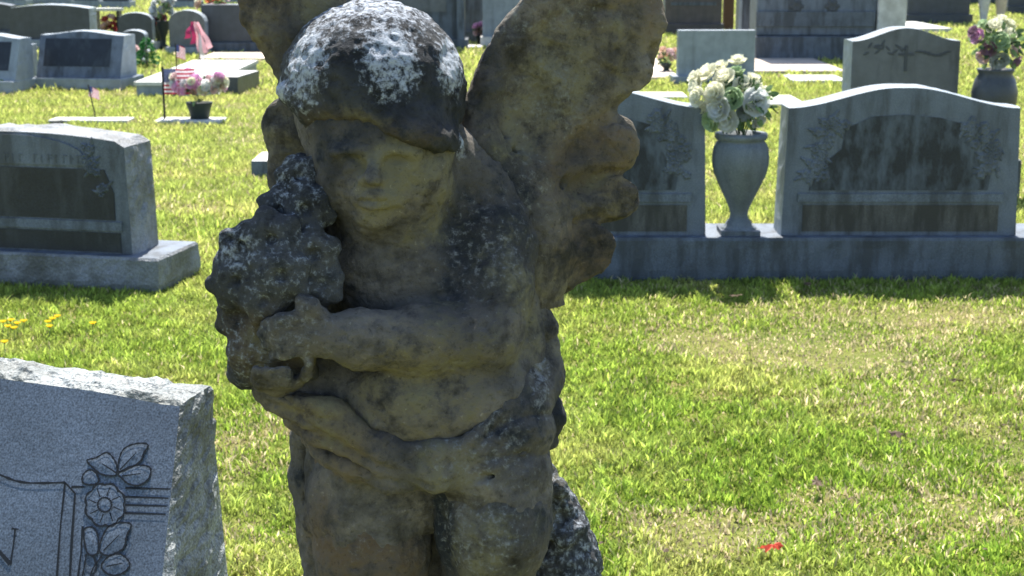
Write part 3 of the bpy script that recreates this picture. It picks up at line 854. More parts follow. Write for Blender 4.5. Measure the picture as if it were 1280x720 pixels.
def die_outline(w, h, top='serp', rise=0.06, taper=0.0, z0=0.0, step=0.025, shoulder=0.0):
    """closed outline (x,z), counter-clockwise, centred on x=0"""
    pts = [(-w/2-taper, z0), (w/2+taper, z0)]
    K = 28
    for i in range(K+1):
        t = 1-2*i/K     # 1 .. -1
        x = t*w/2
        if top == 'serp': z = z0+h-rise+rise*(0.5+0.5*math.cos(math.pi*t)) if abs(t) <= 1 else 0
        elif top == 'oval': z = z0+h-rise*t*t
        elif top == 'round': z = z0+h-rise+rise*math.sqrt(max(0, 1-(t*0.995)**2))
        elif top == 'roof': z = z0+h-rise*abs(t)
        elif top == 'apex':
            a = abs(t); z = z0+h-rise*(0 if a < 0.25 else min(1, (a-0.25)/0.35)**1.0)
        else: z = z0+h
        pts.append((x, z))
    return resample(pts, step)

def quick_die(name, w, h, t, mats, parent, top='serp', rise=0.06, taper=0.0, z0=0.0, y0=0.0, rough=0.005, step=0.03, seed=0, ttop=None, slant=0.0):
    """slant: how far the top of the front face leans back"""
    ol = die_outline(w, h, top, rise, taper, z0, step)
    fr = [(x, y0+slant*(z-z0)/h, z) for x, z in ol]
    bk = [(x, y0+t, z) for x, z in ol]
    return ring_stone(name, fr, bk, mats, parent, rough, 4, seed)

def rough_base(name, w, d, h, mats, parent, y0=0.0, seed=0, rough=0.008, x0=None, x1=None):
    """granite plinth with rock-pitched sides and a flat top"""
    if x0 is None: x0, x1 = -w/2, w/2
    corners = [(x0, y0), (x1, y0), (x1, y0+d), (x0, y0+d)]
    ol = resample([(a, b, 0) for a, b in corners], 0.04)
    n = len(ol)
    rings = []
    lv = [0, 0.25*h, 0.5*h, 0.75*h, 0.93*h, h]
    cen = np.array([(x0+x1)/2, y0+d/2])
    for li, z in enumerate(lv):
        Q = np.array([(p[0], p[1], z) for p in ol])
        nz = fbm(Q, 16, 3, seed)
        out = np.zeros((n, 2))
        e = 1e-4
        for i, p in enumerate(Q):
            o_ = np.zeros(2)
            if abs(p[0]-x0) < e: o_[0] = -1
            if abs(p[0]-x1) < e: o_[0] = 1
            if abs(p[1]-y0) < e: o_[1] = -1
            if abs(p[1]-y0-d) < e: o_[1] = 1
            out[i] = o_
        amp = rough*(1.0 if 0 < li < len(lv)-1 else 0.3)
        Q[:, :2] += out*((0.8 if 0 < li < len(lv)-1 else 0)+nz)[:, None]*amp
        rings.append(Q)
    V = np.concatenate(rings)
    fs = [tuple(range(n-1, -1, -1)), tuple((len(lv)-1)*n+i for i in range(n))]; mi = [0, 0]
    for r in range(len(lv)-1):
        for i in range(n):
            j = (i+1) % n
            fs.append((r*n+i, r*n+j, (r+1)*n+j, (r+1)*n+i)); mi.append(1)
    mb = MB(); mb.v = [tuple(v) for v in V]; mb.f = fs; mb.m = mi
    return mb.build(name, mats, parent)

def petal_blob(mb, cx, cz, r, y, n=5, rot=0.0, inner=0.4, depth=0.006):
    """low relief flower on a face looking to -y"""
    pts = []
    K = n*6
    for i in range(K):
        a = 2*math.pi*i/K
        rr = r*(0.72+0.28*abs(math.cos(a*n/2+rot)))
        pts.append((cx+rr*math.cos(a), cz+rr*math.sin(a)))
    vs = [(cx, y-depth*0.3, cz)]+[(x, y, z) for x, z in pts]+[((x-cx)*0.55+cx, y-depth, (z-cz)*0.55+cz) for x, z in pts]
    fs = []
    for i in range(K):
        j = (i+1) % K
        fs.append((1+i, 1+j, 1+K+j, 1+K+i)); fs.append((1+K+i, 1+K+j, 0))
    mb.add(vs, fs)

def leaf_blob(mb, cx, cz, L, Wd, ang, y, depth=0.004):
    ca, sa = math.cos(ang), math.sin(ang)
    K = 8
    l, r_, m_ = [], [], []
    for i in range(K+1):
        t = i/K; w = Wd*math.sin(math.pi*t)**0.8*0.5
        x = t*L
        l.append((cx+x*ca-w*sa, y, cz+x*sa+w*ca)); r_.append((cx+x*ca+w*sa, y, cz+x*sa-w*ca)); m_.append((cx+x*ca, y-depth, cz+x*sa))
    vs = l+m_+r_; fs = []
    for i in range(K):
        fs.append((i, i+1, K+1+i+1, K+1+i)); fs.append((K+1+i, K+1+i+1, 2*K+2+i+1, 2*K+2+i))
    mb.add(vs, fs)

# ---- near left headstone with carved rose -------------------------------------------------
T = D(225, 508, 2.40)
yaw = R(-15)
ex = Vector((math.cos(yaw), math.sin(yaw), 0)); ey = Vector((-math.sin(yaw), math.cos(yaw), 0))
sl = Vector((0, 0, -0.22)) + (-ey)*0.15      # down the slanted face
nrm = ex.cross(sl).normalized()
def face_hit(u, v):
    d = ray(u, v); o = Vector((0, 0, H))
    t = (T-o).dot(nrm)/d.dot(nrm)
    return o+d*t
near = empty('headstone', (T.x, T.y, 0), yaw, 'speckled blue-grey slant headstone carved with a rose and the letter N, nearest the camera', 'headstone')
inv = Matrix.Rotation(-yaw, 3, 'Z')
def loc_(p): return inv @ (Vector(p)-Vector((T.x, T.y, 0)))
Tl = loc_(T)
Bl = loc_(face_hit(203, 720))
dirn = (Bl-Tl)
bot = Tl+dirn*((Tl.z-0.14)/(Tl.z-Bl.z))
tops = [loc_(face_hit(u, v)) for u, v in ((225,508),(200,505),(170,499),(140,493),(110,488),(80,484),(50,480),(20,476),(0,473))]
lx = tops[-1].x
# serpentine continues to the left, out of frame, and mirrors down
wfull = 0.62
def front_y(z):   # slanted plane: y as function of z in local coords
    return Tl.y+(z-Tl.z)*(dirn.y/dirn.z)
more = []
for i in range(1, 12):
    t = i/11
    x = lx-(wfull+lx)*t if lx > -wfull else lx
    z = tops[-1].z+0.012*math.sin(t*math.pi)-0.035*t*t
    more.append(Vector((x, front_y(z), z)))
side_l = Vector((-wfull-0.05, front_y(0.14), 0.14))
ringf = [Vector((bot.x, bot.y, 0.14))]
for k in range(1, 12):
    p = Vector((bot.x, bot.y, 0.14)).lerp(Tl, k/12); ringf.append(p)
ringf += tops+more
e0 = ringf[-1]
for k in range(1, 12): ringf.append(e0.lerp(side_l, k/12))
ringf.append(side_l)
for k in range(1, 22): ringf.append(side_l.lerp(ringf[0], k/22))
# densify
rf = []
for i in range(len(ringf)):
    a = ringf[i]; b = ringf[(i+1) % len(ringf)]
    k = max(1, int((b-a).length/0.012))
    for j in range(k): rf.append(a.lerp(b, j/k))
rb = []
for p in rf:
    q = Vector((p.x-(0.10*(Tl.z-p.z) if p.x > -0.3 else 0), Tl.y+0.105+(Tl.z-p.z)*0.0, p.z))
    rb.append(q)
ring_stone('die', rf, rb, [M['granite_near'], M['granite_near_rough']], near, rough=0.012, nmid=12, seed=5)
rough_base('base', 0.9, 0.62, 0.138, [M['granite_near'], M['granite_near_rough']], near, y0=bot.y-0.06, x0=-wfull-0.13, x1=0.13, seed=6)

# drawing on the slanted face: coordinates from points on the face plane, built as inlays standing 1 mm proud
fn = (inv @ nrm); fn = fn if fn.y < 0 else -fn
fx = Vector((1, 0, 0)); fzv = fn.cross(fx).normalized(); fzv = fzv if fzv.z > 0 else -fzv
def crop5(x, y): return loc_(face_hit(x/2.57, 440+y/2.57))
def ribbon(mb, pts, w, lift=0.0012, closed=False):
    pts = [Vector(p) for p in pts]
    n = len(pts)
    vs = []; 
    for i, p in enumerate(pts):
        a = pts[(i-1) % n] if (closed or i > 0) else p
        b = pts[(i+1) % n] if (closed or i < n-1) else p
        t = (b-a).normalized(); s = fn.cross(t).normalized()
        ww = w*(0.75+0.25*math.sin(i*1.9+n))
        vs += [p+s*ww/2+fn*lift, p-s*ww/2+fn*lift]
    fs = [(2*i, 2*i+1, 2*i+3, 2*i+2) for i in range(n-1)]
    if closed: fs.append((2*n-2, 2*n-1, 1, 0))
    mb.add(vs, fs)
def smoothp(pts, k=6, closed=False):
    out = []; n = len(pts)
    rngi = range(n if closed else n-1)
    for i in rngi:
        p0 = pts[(i-1) % n] if (closed or i > 0) else pts[i]
        p1 = pts[i]; p2 = pts[(i+1) % n]
        p3 = pts[(i+2) % n] if (closed or i+2 < n) else p2
        for j in range(k):
            t = j/k
            out.append(tuple(0.5*((2*p1[a])+(-p0[a]+p2[a])*t+(2*p0[a]-5*p1[a]+4*p2[a]-p3[a])*t*t+(-p0[a]+3*p1[a]-3*p2[a]+p3[a])*t**3) for a in (0, 1)))
    if not closed: out.append(pts[-1])
    return out
ln = MB()
def L5(pts, w, closed=False, sm=True, lift=0.0012):
    q = smoothp(pts, 6, closed) if sm else pts
    ribbon(ln, [crop5(*p) for p in q], w*1.3, lift, closed)
L5([(-260,330),(-120,345),(0,395),(80,420),(210,420)], 0.0036)
L5([(210,420),(195,560),(183,730)], 0.0036, sm=False)
L5([(210,420),(242,455),(232,600),(225,735)], 0.0036, sm=False)
L5([(230,434),(272,434)], 0.0034, sm=False)
L5([(266,560),(262,640),(250,735)], 0.0032, sm=False)
for yy in (441, 470, 496, 522): L5([(404, yy-4), (548-(yy-441)*0.2, yy)], 0.003, sm=False)
rose = []
for i in range(48):
    a = 2*math.pi*i/48
    rr = 66*(0.90+0.10*abs(math.sin(a*4)))
    rose.append((340+rr*math.cos(a), 493+rr*1.08*math.sin(a)))
L5(rose, 0.0034, True, False, 0.0030)
L5([(340+22*math.cos(a*0.5236), 493+23*math.sin(a*0.5236)) for a in range(12)], 0.0030, True, True, 0.0045)
for i in range(8):
    a = i*math.pi/4+0.2
    L5([(340+28*math.cos(a), 493+30*math.sin(a)), (340+55*math.cos(a+0.1), 493+60*math.sin(a+0.1))], 0.0016, False, False, 0.0032)
leaves = [[(372,398),(330,395),(300,372),(282,350),(310,342),(345,325),(368,345),(378,372)],
          [(384,385),(386,345),(402,312),(440,296),(478,300),(462,330),(455,350),(425,372)],
          [(384,392),(420,370),(462,366),(486,376),(480,408),(448,430),(415,425),(395,408)],
          [(318,420),(290,428),(268,420),(270,396),(290,380),(312,392)],
          [(322,640),(330,600),(352,562),(390,550),(424,556),(410,590),(400,630),(372,648),(345,655)],
          [(328,690),(350,660),(385,650),(412,668),(418,690),(390,715),(352,716)],
          [(272,575),(300,565),(316,590),(318,640),(300,655),(280,640)],
          [(300,655),(312,690),(295,735)], [(330,655),(300,700),(290,740)], [(280,650),(272,700),(262,740)]]
for lf in leaves: L5(lf, 0.0028, len(lf) > 4, True, 0.0030)
for a, b in (((376,390),(330,360)), ((388,380),(440,325)), ((394,400),(455,392)), ((335,640),(385,590)), ((345,690),(395,680))): L5([a, b], 0.0018, False, False, 0.0032)
# the letter N of the surname
L5([(-66,578),(-46,690)][::-1], 0.0026, False, False)
L5([(-72,576),(-20,620),(34,682)], 0.0062, False, False)
L5([(34,684),(44,620),(50,568)], 0.0030, False, False)
L5([(38,568),(60,570)], 0.0026, False, False)
L5([(-60,692),(-34,694)], 0.0026, False, False)
ln.build('engraving', M['engrave'], near)
rl = MB()
def fill(pts, lift):
    q = smoothp(pts, 4, True)
    w3 = [crop5(*p)+fn*lift for p in q]
    c = sum(w3, Vector())/len(w3)+fn*0.0012
    base = [crop5(*p)+fn*0.0003 for p in q]
    n = len(w3); rl.add(list(base)+list(w3)+[c], [(i, (i+1) % n, n+(i+1) % n, n+i) for i in range(n)]+[(n+i, n+(i+1) % n, 2*n) for i in range(n)])
fill(rose[::4], 0.0020)
for lf in leaves[:7]: fill(lf, 0.0018)
rl.build('rose_relief', M['granite_near'], near)

# ---- right row: long plinth, two headstones and a vase -----------------------------------
YB = 6.85
zt_b = 0.193
px = (YB*CP)/F+0.0  # metres per pixel close to this row
def X_at(u, z, Y):   # world x for image column u at height z, depth Y
    ax = Y*CP+(H-z)*SP
    return (u-640)/F*ax
bx0 = X_at(742, zt_b, YB); bx1 = X_at(1345, zt_b, YB)
plinth = empty('granite_plinth', ((bx0+bx1)/2, YB, 0), 0, 'long low granite plinth under the two matching serpentine headstones', 'plinth')
wpl = bx1-bx0
rough_base('slab', wpl, 0.36, zt_b, [M['granite'], M['granite_mid']], plinth, seed=15, rough=0.006)

def upright(u0, u1, vtop, vbase, Y, **k): pass
def Zat(v, Y): return D(640, v, Y).z

yd = YB+0.05
zc = Zat(110, yd)
hd = zc-zt_b
w_r = X_at(1272, 0.55, yd)-X_at(984, 0.55, yd)
cx_r = (X_at(1272, 0.55, yd)+X_at(984, 0.55, yd))/2
def memorial(cx, w, label, seed, mirror=False, detail=True):
    e = empty('headstone', (cx, yd, zt_b+0.001), 0, label, 'headstone', 'matching serpentine headstones on the long plinth')
    ol = [(-w/2-0.015, 0), (w/2+0.015, 0)]
    K = 36
    for i in range(K+1):
        t = 1-2*i/K
        a = abs(t)
        b_ = min(1, max(0, (a-0.06)/0.92)); s = 1-(3*b_**2-2*b_**3)
        ol.append((t*w/2, hd-0.085+0.085*s-0.012*max(0, a-0.8)))
    ol = resample(ol, 0.03)
    fr = [(x, 0.0, z) for x, z in ol]; bk = [(x, 0.20, z) for x, z in ol]
    ring_stone('die', fr, bk, [M['granite'], M['granite_light']], e, rough=0.004, seed=seed)
    # sunken dark name panel, drawn in from the frame and stained by run-off
    pw = w*0.40
    pan = [(-pw, 0.20), (pw*0.95, 0.20), (pw*0.97, 0.27), (pw*0.78, 0.38), (pw*0.72, 0.48), (pw*0.4, 0.515), (0, 0.53), (-pw*0.35, 0.52), (-pw*0.62, 0.47), (-pw*0.66, 0.38), (-pw*0.97, 0.28)]
    m = MB(); m.prism(pan, -0.003, 0.004); m.build('name_panel', M['panel_drip'], e)
    m = MB(); m.prism([(-pw*1.06, 0.018), (pw*1.08, 0.018), (pw*1.08, 0.135), (-pw*1.06, 0.135)], -0.003, 0.004); m.build('lower_panel', M['panel_brown'], e)
    m = MB(); m.prism([(-pw*1.12, 0.150), (pw*1.12, 0.150), (pw*1.12, 0.185), (-pw*1.12, 0.185)], -0.010, 0.004); m.build('ledge', M['granite'], e)
    r2 = random.Random(seed)
    for s in (-1, 1):
        m = MB()
        for k in range(34):
            t = r2.random()
            x = s*(pw*(0.98-0.55*max(0, t-0.5))+r2.uniform(-0.06, 0.035)); z = 0.25+0.27*t+r2.uniform(-.015,.015)
            petal_blob(m, x, z, r2.uniform(0.012, 0.028), -0.003, 5, r2.random()*3, depth=0.006)
            leaf_blob(m, x, z, r2.uniform(0.03, 0.06), 0.020, r2.uniform(0, 6.28), -0.002, 0.005)
        petal_blob(m, s*pw*0.93, 0.30, 0.036, -0.004, 6, 0.5, depth=0.007)
        m.build('floral_carving', M['carve'], e)

    return e
memorial(cx_r, w_r, 'wide serpentine headstone right of the stone vase, dark stained panel framed by carved flowers', 3)
w_l = w_r
cx_l = X_at(880, 0.55, yd)-w_l/2
memorial(cx_l, w_l, 'serpentine headstone left of the stone vase, half hidden behind the stone wing', 8)

def vase_mesh(mb, hgt, rmax, seg=40):
    prof = [(0.62,0.0),(0.64,0.02),(0.64,0.055),(0.56,0.07),(0.48,0.085),(0.46,0.11),(0.34,0.15),(0.31,0.19),(0.34,0.24),(0.50,0.34),(0.74,0.48),(0.93,0.60),(1.0,0.70),(1.0,0.78),(0.96,0.86),(0.88,0.905),(0.82,0.92),(0.86,0.935),(0.92,0.95),(0.92,1.0),(0.70,1.0),(0.66,0.93),(0.2,0.90)]
    mb.lathe([(r*rmax, z*hgt) for r, z in prof], seg)
yv = YB+0.11
cxv = X_at(925, 0.45, yv)
zv0 = zt_b+0.001
zv1 = Zat(166, yv)
vase = empty('stone_vase', (cxv, yv, zv0), 0, 'grey granite vase on the plinth between two headstones, holding cream and white flowers', 'vase')
m = MB(); vase_mesh(m, zv1-zv0, 0.124); m.build('urn', M['granite_urn'], vase, smooth=True)
m = MB(); m.box(-0.085, 0.085, -0.085, 0.085, 0, 0.022); m.build('foot', M['granite_mid'], vase)

# ---- artificial flowers
def petal(mb, c, d, up, L, Wd, curl, mi=0):
    """cupped petal starting at c, going along d, curling towards up"""
    d = Vector(d).normalized(); up = Vector(up).normalized(); s = d.cross(up).normalized()
    K = 4; rows = []
    for i in range(K+1):
        t = i/K
        cen = Vector(c)+d*(L*t*(1-0.25*curl*t))+up*(L*curl*t*t*0.8)
        w = Wd*(0.35+1.0*math.sin(math.pi*min(1, t*0.85+0.08)))*0.5
        rows.append([cen-s*w+up*w*0.35, cen+up*0.0, cen+s*w+up*w*0.35])
    vs = [p for r in rows for p in r]; fs = []
    for i in range(K):
        for j in range(2):
            a = i*3+j; fs.append((a, a+1, a+4, a+3))
    mb.add(vs, fs, mi)

def rose_mesh(mb, c, nrm_, r, rnd, mi=0, full=True):
    n = Vector(nrm_).normalized(); a = n.orthogonal().normalized(); b = n.cross(a)
    for ring, cnt, tilt, ln_, wd in ((0, 4, 1.9, 0.55, 0.6), (1, 6, 1.1, 0.8, 0.75), (2, 8, 0.35, 1.0, 0.8)):
        o = rnd.random()*6
        for k in range(cnt):
            an = o+k*2*math.pi/cnt
            d = a*math.cos(an)+b*math.sin(an)
            dd = (d+n*(tilt*0.7)).normalized()
            petal(mb, Vector(c)+d*r*(0.08+0.08*ring)-n*r*0.2*ring, dd, (n-d*0.6).normalized(), r*ln_, r*wd, 0.35, mi)

def leaf_mesh(mb, c, d, L, Wd, rnd, mi=0):
    d = Vector(d).normalized()
    s = d.cross(Vector((rnd.uniform(-1, 1), rnd.uniform(-1, 1), rnd.uniform(-0.2, 1)))).normalized(); u_ = s.cross(d)
    c = Vector(c)
    pts = [c, c+d*L*0.35+s*Wd*0.5, c+d*L*0.75+s*Wd*0.35-u_*L*0.05, c+d*L-u_*L*0.15, c+d*L*0.75-s*Wd*0.35-u_*L*0.05, c+d*L*0.35-s*Wd*0.5, c+d*L*0.4+u_*Wd*0.1]
    mb.add(pts, [(0,1,6),(1,2,6),(2,3,6),(3,4,6),(4,5,6),(5,0,6)], mi)

def bouquet(name, loc, label, cat, blooms, radius, seed, group=None, nleaf=70, leafmats=('leaf', 'leaf_pale'), Ls=0.05, flat=0.8, stemlen=0.08, zc_=None):
    """blooms: list of (dx, dy, dz, r, material)"""
    rnd = random.Random(seed)
    e = empty(name, loc, 0, label, cat, group)
    zc_ = radius*0.7 if zc_ is None else zc_
    ctr = Vector((0, 0, zc_))
    for (dx, dy, dz, r, mt) in blooms:
        p = Vector((dx, dy, dz)); n = (p-ctr+Vector((0, -0.25*radius, 0.1*radius))).normalized()
        m = MB(); rose_mesh(m, p, n, r, rnd); m.build('flower', M[mt], e)
    for li, lm in enumerate(leafmats):
        m = MB()
        for k in range(nleaf//len(leafmats)):
            d = Vector((rnd.gauss(0, 1), rnd.gauss(0, 1), rnd.gauss(0.2, 0.8))).normalized()
            p = ctr+Vector((d.x*radius*0.75, d.y*radius*0.75, d.z*radius*0.75*flat))*rnd.uniform(0.35, 1.0)
            leaf_mesh(m, p, d+Vector((0, 0, rnd.uniform(-0.6, 0.5))), Ls*rnd.uniform(0.6, 1.3), Ls*0.5, rnd)
        m.build('leaves', M[lm], e)
    m = MB()
    for k in range(6):
        a = k*1.05; m.tube([(0.012*math.cos(a), 0.012*math.sin(a), -stemlen), (0.02*math.cos(a), 0.02*math.sin(a), 0), (radius*0.4*math.cos(a), radius*0.4*math.sin(a), zc_)], 0.003, 5)
    m.build('stems', M['leaf'], e)
    return e
s1 = yv/F
def B1(u, v, dy=-0.07):
    p = D(u, v, yv+dy); return (p.x-cxv, dy, p.z-zv1)
bl = []
for (u, v, r, mt, dy) in ((922,76,.036,'cream',.02),(955,118,.04,'cream',.0),(898,136,.05,'whitef',-.12),(870,110,.04,'cream',-.02),(908,150,.050,'whitef',-.10),(888,153,.040,'greenw',-.09),(944,128,.056,'whitef',-.10),(930,108,.044,'cream',-.04),(905,98,.046,'cream',-.04),(884,92,.046,'cream',0),(868,98,.036,'cream',.02),
                          (893,118,.046,'cream',-.11),(872,122,.040,'cream',-.08),(915,124,.044,'greenw',-.11),(948,150,.036,'whitef',-.03),(930,142,.032,'grey',-.09),(900,84,.036,'cream',.03),(940,100,.04,'cream',.03),(880,138,.034,'cream',-.05),
                          (920,90,.036,'greenw',.05),(900,112,.05,'cream',.08),(935,120,.05,'cream',.09),(890,130,.05,'whitef',.08)):
    p = B1(u, v, dy); bl.append((p[0], p[1], p[2], r*1.22, mt))
bouquet('flower_bouquet', (cxv, yv, zv1+0.002), 'bouquet of cream and white artificial roses filling the granite vase between two headstones', 'flowers', bl, 0.17, 5, nleaf=170, Ls=0.055, zc_=0.13, stemlen=0.03)

# ---- left middle headstone -----------------------------------------------------------------
yawL = R(-13)
Lc = G(190, 323, 0.150)           # front right top corner of its base
inset = 0.09
eL = empty('headstone', (Lc.x, Lc.y, 0), yawL, 'broad arched grey headstone with dark panel on a rough base left of the statue', 'headstone')
wL = 1.30
rough_base('base', wL, 0.40, 0.150, [M['granite'], M['granite_rough']], eL, x0=-wL, x1=0.02, seed=25, rough=0.012)
zl0 = 0.151
pt = D(172, 178, Lc.y+0.1); hl = pt.z-zl0
xr_, xl_ = -0.13, -1.17
wdie = xr_-xl_
ol = [(xl_-0.01, zl0), (xr_+0.015, zl0), (xr_+0.008, zl0+hl*0.5)]
for i in range(25):
    t = 1-2*i/24
    ol.append(((xr_+xl_)/2+t*wdie/2, zl0+hl+0.035*(1-t*t)-(0.02 if abs(t) > 0.97 else 0)))
ol = resample(ol, 0.03)
fr = [(x, 0.055, z) for x, z in ol]; bk = [(x+0.004, 0.30, z) for x, z in ol]
ring_stone('die', fr, bk, [M['granite'], M['granite_rough']], eL, rough=0.011, seed=33, nmid=7)
xc = (xr_+xl_)/2
def prp(pts, name, mat, y0=0.050, y1=0.058):
    m = MB(); m.prism(pts, y0, y1); return m.build(name, mat, eL)
fx0, fx1 = xl_+0.10, xr_-0.035
prp([(fx0, zl0+0.145), (fx1-0.02, zl0+0.145), (fx1-0.02, zl0+0.26), (fx1-0.06, zl0+0.36), (fx0+0.04, zl0+0.36), (fx0, zl0+0.26)], 'name_panel', M['panel'], 0.051)
prp([(fx0-0.05, zl0+0.006), (fx1+0.0, zl0+0.006), (fx1+0.0, zl0+0.090), (fx0-0.05, zl0+0.090)], 'lower_panel', M['panel'], 0.051)
prp([(fx0-0.07, zl0+0.100), (fx1+0.01, zl0+0.100), (fx1+0.01, zl0+0.138), (fx0-0.07, zl0+0.138)], 'ledge', M['granite'], 0.044)
arch = [(xc-0.36, zl0+0.375), (xc+0.36, zl0+0.375)]
for i in range(17):
    t = 1-2*i/16; arch.append((xc+0.36*t, zl0+0.385+0.115*math.sqrt(max(0, 1-t*t))))
prp(arch, 'arched_tablet', M['granite'], 0.046)
r2 = random.Random(3)
mm2 = {-1: MB(), 1: MB()}
for k in range(26):
    t = r2.random(); s = r2.choice((-1, 1)); m = mm2[s]
    x = xc+s*(0.33+0.10*t+r2.uniform(-0.02, 0.02)); z = zl0+0.47-0.22*t+r2.uniform(-0.015, 0.02)
    petal_blob(m, x, z, r2.uniform(0.014, 0.026), 0.052, 5, r2.random()*3, depth=0.010)
    leaf_blob(m, x, z, 0.05, 0.018, r2.uniform(0, 6.28), 0.053, 0.006)
for s in (-1, 1): mm2[s].build('floral_carving', M['carve'], eL)
# weathered illegible letters: pale upright strokes
m = MB()
for k in range(20):
    x = xc-0.34+k*0.034; 
    if k in (6, 12): continue
    hh = 0.036
    m.prism([(x, zl0+0.383), (x+0.007, zl0+0.383), (x+0.007, zl0+0.383+hh), (x, zl0+0.383+hh)], 0.0435, 0.047)
    if k % 2: m.prism([(x+0.009, zl0+0.383+hh-0.006), (x+0.020, zl0+0.383+hh-0.006), (x+0.020, zl0+0.383+hh), (x+0.009, zl0+0.383+hh)], 0.0435, 0.047)
    if k % 3 == 0: m.prism([(x+0.009, zl0+0.400), (x+0.018, zl0+0.400), (x+0.018, zl0+0.406), (x+0.009, zl0+0.406)], 0.0435, 0.047)
m.build('worn_lettering', M['carve'], eL)
# small dark vase neck standing behind it
pv = G(72, 164)
ev = empty('flower_vase', (pv.x, pv.y, 0), 0, 'small dark in-ground flower vase just behind the arched headstone', 'vase')
m = MB(); zt_ = Zat(151, pv.y)
m.lathe([(0.035, 0), (0.045, 0.02), (0.03, 0.06), (0.045, zt_*0.75), (0.062, zt_-0.01), (0.062, zt_), (0.05, zt_), (0.045, zt_-0.03)], 20); m.build('urn', M['pot'], ev, smooth=True)

# ================================================================== BACKGROUND MONUMENTS
EXCL = []   # footprints (x0,x1,y0,y1) kept free of grass
def simple(u0, u1, vtop, vb, label, face='granite', edge='granite_light', t=0.18, top='serp', rise=0.06, base=0.12, panel=None, yawd=0, slant=0.0, group=None, seed=1, cat='headstone', name='headstone', rough=0.006, cross=False, Yov=None, basew=1.15, taper=0.0, z_base_hidden=False, marks=None):
    if Yov: Y = Yov
    else: Y = G((u0+u1)/2, vb).y
    ztop = Zat(vtop, Y)
    zm = ztop*0.6
    xa = X_at(u0, zm, Y); xb = X_at(u1, zm, Y)
    w = xb-xa
    e = empty(name, ((xa+xb)/2, Y, 0), R(yawd), label, cat, group)
    wv = w
    if base > 0:
        rough_base('base', w*basew, t+0.16, base, [M[face], M[edge]], e, seed=seed, y0=-0.08, rough=0.006)
    quick_die('die', wv, ztop-base-0.001, t, [M[face], M[edge]], e, top=top, rise=rise, z0=base+0.001, rough=rough, seed=seed, slant=slant, taper=taper)
    if panel:
        a0, a1, b0, b1, mt = panel
        hh = ztop-base
        def fy(z): return slant*(z-base)/hh-0.004
        z0_, z1_ = base+hh*b0, base+hh*b1
        m = MB()
        vs = [(wv*a0, fy(z0_), z0_), (wv*a1, fy(z0_), z0_), (wv*a1, fy(z1_), z1_), (wv*a0, fy(z1_), z1_)]
        vs += [(x, y+0.006, z) for x, y, z in vs]
        m.add(vs, [(0,1,2,3), (0,4,5,1), (1,5,6,2), (2,6,7,3), (3,7,4,0)])
        m.build('name_panel', M[mt], e)
    EXCL.append(((xa+xb)/2-w*basew/2+0.02, (xa+xb)/2+w*basew/2-0.02, Y-0.07, Y+t+0.07))
    return e, w, ztop, Y

# cross headstone just behind the right row
Yc = 9.4
ec, wc, zc2, _ = simple(1062, 1198, 35, 0, 'upright grey headstone with carved cross behind the right serpentine headstone', face='granite_grey', edge='granite_light', t=0.20, top='serp', rise=0.075, base=0.2, Yov=Yc, yawd=3, seed=4, rough=0.004)
m = MB()
def bar(x0, x1, z0, z1, y0=-0.007, y1=0.004): m.prism([(x0, z0), (x1, z0), (x1, z1), (x0, z1)], y0, y1)
zt2 = zc2-0.22
bar(-0.008, 0.008, zt2-0.03, zt2+0.12); bar(-0.045, 0.045, zt2+0.06, zt2+0.075)
m.build('cross', M['engrave_soft'], ec)
m = MB()
r2 = random.Random(8)
for k in range(14):
    leaf_blob(m, r2.uniform(-0.24, -0.02), zt2+0.09+r2.uniform(-0.02, 0.03), 0.045, 0.016, r2.uniform(-0.5, 3.6), -0.001, 0.003)
m.build('carved_branch', M['engrave_soft'], ec); m = MB()
for k in range(8):
    leaf_blob(m, 0.05+k*0.024, zt2+0.085-0.02*math.sin(k*0.4), 0.05, 0.014, 0.2*math.sin(k), -0.001, 0.003)
m.build('carved_branch', M['engrave_soft'], ec)

# second vase with pink and cream bouquet
Yv2 = 9.3
x2 = X_at(1243, 0.6, Yv2)
zv2 = Zat(86, Yv2)
pv2 = empty('stone_vase', (x2, Yv2, 0), 0, 'dark stone vase at the right edge beside the cross headstone, with pink and cream flowers', 'vase')
m = MB(); m.box(-0.14, 0.14, -0.14, 0.14, 0, 0.22); m.build('block', M['granite_mid'], pv2)
m = MB(); 
prof = [(0.075,0.221),(0.08,0.25),(0.05,0.29),(0.06,0.36),(0.105,0.46),(0.128,0.54),(0.132,0.60),(0.115,zv2-0.06),(0.095,zv2-0.03),(0.105,zv2-0.01),(0.105,zv2),(0.08,zv2),(0.075,zv2-0.04)]
m.lathe(prof, 32); m.build('urn', M['granite_dark'], pv2, smooth=True)
def B2(u, v, dy):
    p = D(u, v, Yv2+dy); return (p.x-x2, dy, p.z-zv2)
bl = []
for (u, v, r, mt, dy) in ((1249,76,.062,'grey',-.09),(1222,46,.052,'pink',-.03),(1216,40,.04,'mauve',-.02),(1244,34,.062,'cream',-.04),(1262,44,.055,'cream',-.02),(1250,52,.06,'greenw',-.10),(1268,62,.05,'palepink',-.03),(1236,62,.05,'mauve',-.09),
                          (1228,72,.045,'palepink',-.05),(1270,78,.045,'mauve',-.02),(1252,24,.045,'cream',.05),(1238,48,.05,'greenw',.08),(1262,30,.045,'cream',.06),(1228,30,.035,'greenw',.0)):
    p = B2(u, v, dy); bl.append((p[0], p[1], p[2], r, mt))
bouquet('flower_bouquet', (x2, Yv2, zv2+0.002), 'round bouquet of cream, grey and pink artificial roses at the right edge', 'flowers', bl, 0.19, 15, nleaf=110, Ls=0.06, zc_=0.15, stemlen=0.03)

